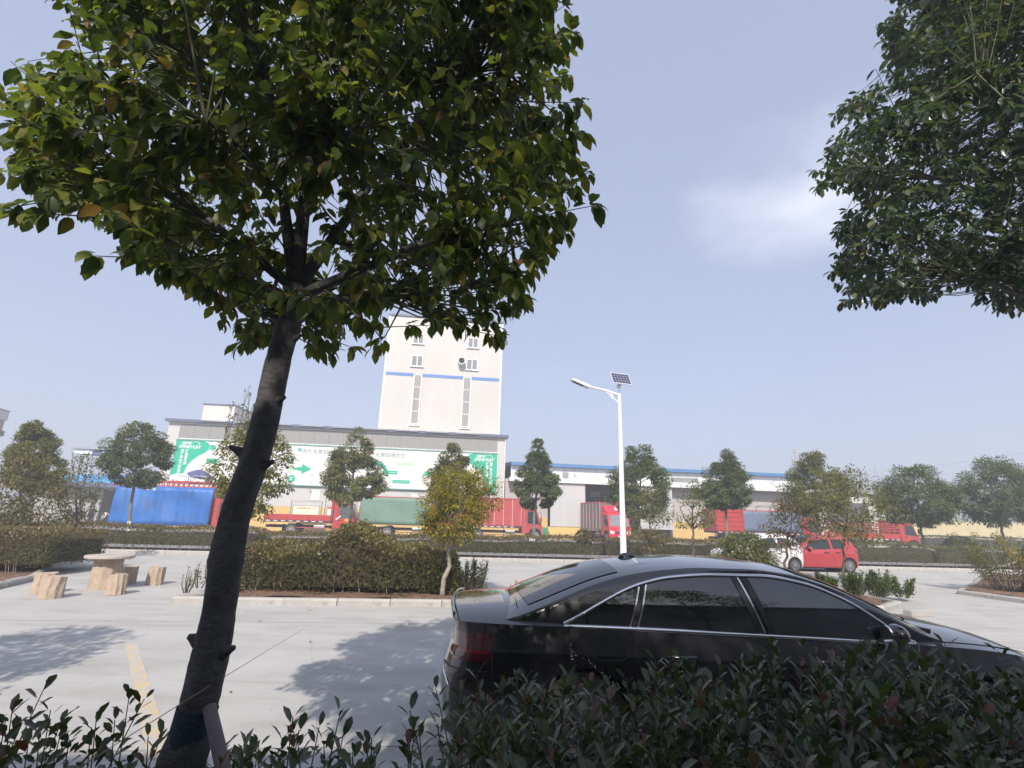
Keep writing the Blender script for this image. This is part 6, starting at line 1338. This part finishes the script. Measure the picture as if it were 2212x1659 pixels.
# building behind the camera, mirrored in the car's windows and shading the hedge
bb_ = thing('office_building', 'low pale office building behind the camera', 'building', (0, -3.6, 0), SA)
OBH = 6.7
MB().box(-30, 30, -8, 0, 0, OBH).build('wall', mat('office_wall',(.30,.29,.28),.8), bb_)
MB().box(-30.3, 30.3, -8.3, .35, OBH+.002, OBH+.18).build('eave', M_GUT, bb_)
for k in range(-6, 7): 
    wq = MB().box(k*4.2-.9, k*4.2+.9, .003, .06, .9, 2.5).build('window', M_TRIMW, bb_); MB().box(k*4.2-.82, k*4.2+.82, .062, .07, .98, 2.42).build('pane', M_GLASSF, wq)

# ------------------------------------------------------------------ stake and guy wire
sp0 = PY(452, 1528, 2.0); sp1 = PY(492, 1700, 1.88)
stk = MB().tube([(0,0,0),(0,0,(sp0-sp1).length*1.0)], [.026,.023], 12).build('support_stake', mat('stake_grey_wood',(.20,.17,.17),.85,var=.25,scale=14,bump=.5,stretch=(1,1,.2)), smooth=True)
dv = (sp0-sp1).normalized(); foot = sp1-dv*(sp1.z/dv.z); L_ = (sp0-foot).length
bpy.data.objects.remove(stk); stk = MB().tube([(0,0,0),tuple(sp0-foot)], [.026,.022], 12).build('support_stake', MATS['stake_grey_wood'], smooth=True); stk.location = foot
tag(stk, 'short grey wooden stake propped against the near tree trunk', 'stake')
g0_ = W(*SG(668,1352), .01); g1_ = PY(452, 1482, 2.0); g2_ = PY(250, 1608, 1.8)
o = MB().tube([g0_, g1_+Vector((.0,-.0,0)), g2_, g2_+(g2_-g1_)*.8], .0015, 5).build('guy_wire', mat('wire_ochre',(.30,.24,.13),.6)); tag(o, 'thin guy wire running from the near trunk across the concrete', 'wire')
pc_ = MB().tube([near_pt(392,1655)-Vector((0,0,.25)), near_pt(410,1592), near_pt(428,1527)], [.0705,.069,.068], 24, cap=False).build('trunk_paint', mat('trunk_paint_teal',(.018,.045,.055),.8,var=.3,scale=10,bump=.5), smooth='all')
for q in bpy.data.objects:
    if q.name.startswith('tree') and q.get('label','').startswith('tree with a leaning'):
        pc_.parent = q; pc_.matrix_parent_inverse = Matrix.Translation(-q.location)

# ------------------------------------------------------------------ near hedge of photinia
def sprigs(root, base, n_list, lm, hfun, x0, x1, y0, y1, ls, seed, nst, per=15, lean=.12):
    rd = random.Random(seed); P=[]; D=[]; sm = MB()
    for k in range(nst):
        x = rd.uniform(x0, x1); y = rd.uniform(y0, y1); top = hfun(x, y)*(1+rd.gauss(0,.045)); b = Vector((x+rd.uniform(-.05,.05), y, top-.42)); e = Vector((x+rd.gauss(0,lean)*.6, y+rd.gauss(0,lean)*.6, top))
        sm.tube([b-base, e-base], [.004,.002], 4, cap=False); m = int(per*rd.uniform(.7,1.3)); ph = rd.uniform(0,6.28); ax = (e-b).normalized()
        for j in range(m):
            u = 1-(j/m)**1.2*.95; a = ph+j*2.4; q = Vector((math.cos(a), math.sin(a), 0)); spread = .55+.9*(j/m); P.append(tuple(b.lerp(e, u)+q*.008)); D.append(tuple(q*(spread+.25)+ax*(1.05-.80*(j/m))+Vector((0,0,.1*rd.uniform(-1,1)))))
    sm_o = sm.build('stems', M_TWIG, root); sm_o['kind'] = 'stuff'
    return np.array(P), np.array(D)
hb_ = Vector((0,1.9,0)); nh = thing('hedge', 'dark glossy photinia hedge filling the bottom edge of the picture', 'hedge', hb_)
def hN(x, y):
    t = min(1, max(0, (x+.55)/.5)); t = t*t*(3-2*t); lo = .90+.07*math.sin(x*6.3)+.05*math.sin(x*15); hi = 1.12+.03*math.sin(x*4.1+.5)+.02*math.sin(x*11)
    md = .985+.02*math.sin(x*9); t2 = min(1, max(0, (x-.45)/.45)); t2 = t2*t2*(3-2*t2)
    return (lo*(1-t)+md*t)*(1-t2)+hi*t2-.02*(2.6-y)
P1, D1 = sprigs(nh, hb_, None, L_PHOT, hN, -2.6, .1, 1.35, 2.35, .075, 1, 290, 15)
P2, D2 = sprigs(nh, hb_, None, L_PHOT, hN, -.25, 3.9, 1.25, 2.72, .075, 2, 1050, 15)
P = np.concatenate([P1, P2]); D = np.concatenate([D1, D2]); n = len(P)
# leaf fill lower down
def fill(x0, x1, y0, y1, n):
    x = rng.uniform(x0, x1, n); y = rng.uniform(y0, y1, n); z = np.array([hN(a, b) for a, b in zip(x, y)])-.12-rng.random(n)**.8*.65
    v = rand_dirs(n); v[:,2] = np.abs(v[:,2]); return np.stack([x,y,z],1), v
P3, D3 = fill(-2.6, 0, 1.4, 2.3, 5500); P4, D4 = fill(-.25, 3.9, 1.3, 2.72, 14000)
P = np.concatenate([P, P3, P4]); D = np.concatenate([D, D3, D4]); n = len(P); sz = .062*(.65+.6*rng.random(n)); up = rand_dirs(n)*.4+np.array([0,0,1.0])
scr = cam_score(P, sz)*(np.arange(n) < len(P1)+len(P2)); idx = np.argsort(-scr)[:300]; mk = np.ones(n, bool); mk[idx] = False
single_leaves(nh, P[idx], D[idx], up[idx], sz[idx], LEAF_OVAL, L_PHOT, tuple(hb_))
leaves('foliage', P[mk], D[mk], up[mk], sz[mk], LEAF_OVAL, L_PHOT, nh, origin=tuple(hb_))
stm = MB()
for k in range(240):
    x = random.uniform(-2.6, 3.9); y = random.uniform(1.4, 2.3 if x < 0 else 2.9); stm.tube([Vector((x,y,0))-hb_, Vector((x+random.uniform(-.1,.1), y+random.uniform(-.08,.08), hN(x,y)-.3))-hb_], [.008,.004], 4, cap=False)
so = stm.build('stems', M_TWIG, nh); so['kind'] = 'stuff'
sheet('hedge_soil', [(-4,1.0),(6,1.0),(6,3.1),(-4,3.1)], .03, M_SOIL)
# grit and fallen leaves scattered on the slab
n = 90; x = rng.uniform(-9, 9, n); y = rng.uniform(4.5, 20, n); v = rand_dirs(n); v[:,2] = .15
lo_ = leaves('fallen_leaves', np.stack([x, y, np.full(n, .008)], 1), v, rand_dirs(n)*.2+np.array([0,0,1.]), .07*(.6+.6*rng.random(n)), LEAF_OVAL, L_BROWN); tag(lo_, 'scattered dry leaves on the pale concrete', 'leaves')
# ------------------------------------------------------------------ the hazy air
hz_ = MB().box(-400, 500, -60, 420, -1.2, 34).build('haze', None); hz_['kind'] = 'stuff'
hm = bpy.data.materials.new('haze_air'); hm.use_nodes = True; hn = hm.node_tree; hn.nodes.clear()
ho_ = hn.nodes.new('ShaderNodeOutputMaterial'); pv = hn.nodes.new('ShaderNodeVolumePrincipled'); pv.inputs['Density'].default_value = HAZE; pv.inputs['Color'].default_value = (.86,.89,.97,1); pv.inputs['Anisotropy'].default_value = 0.2
hn.links.new(pv.outputs[0], ho_.inputs['Volume']); hz_.data.materials.append(hm)
sc.cycles.volume_bounces = 1
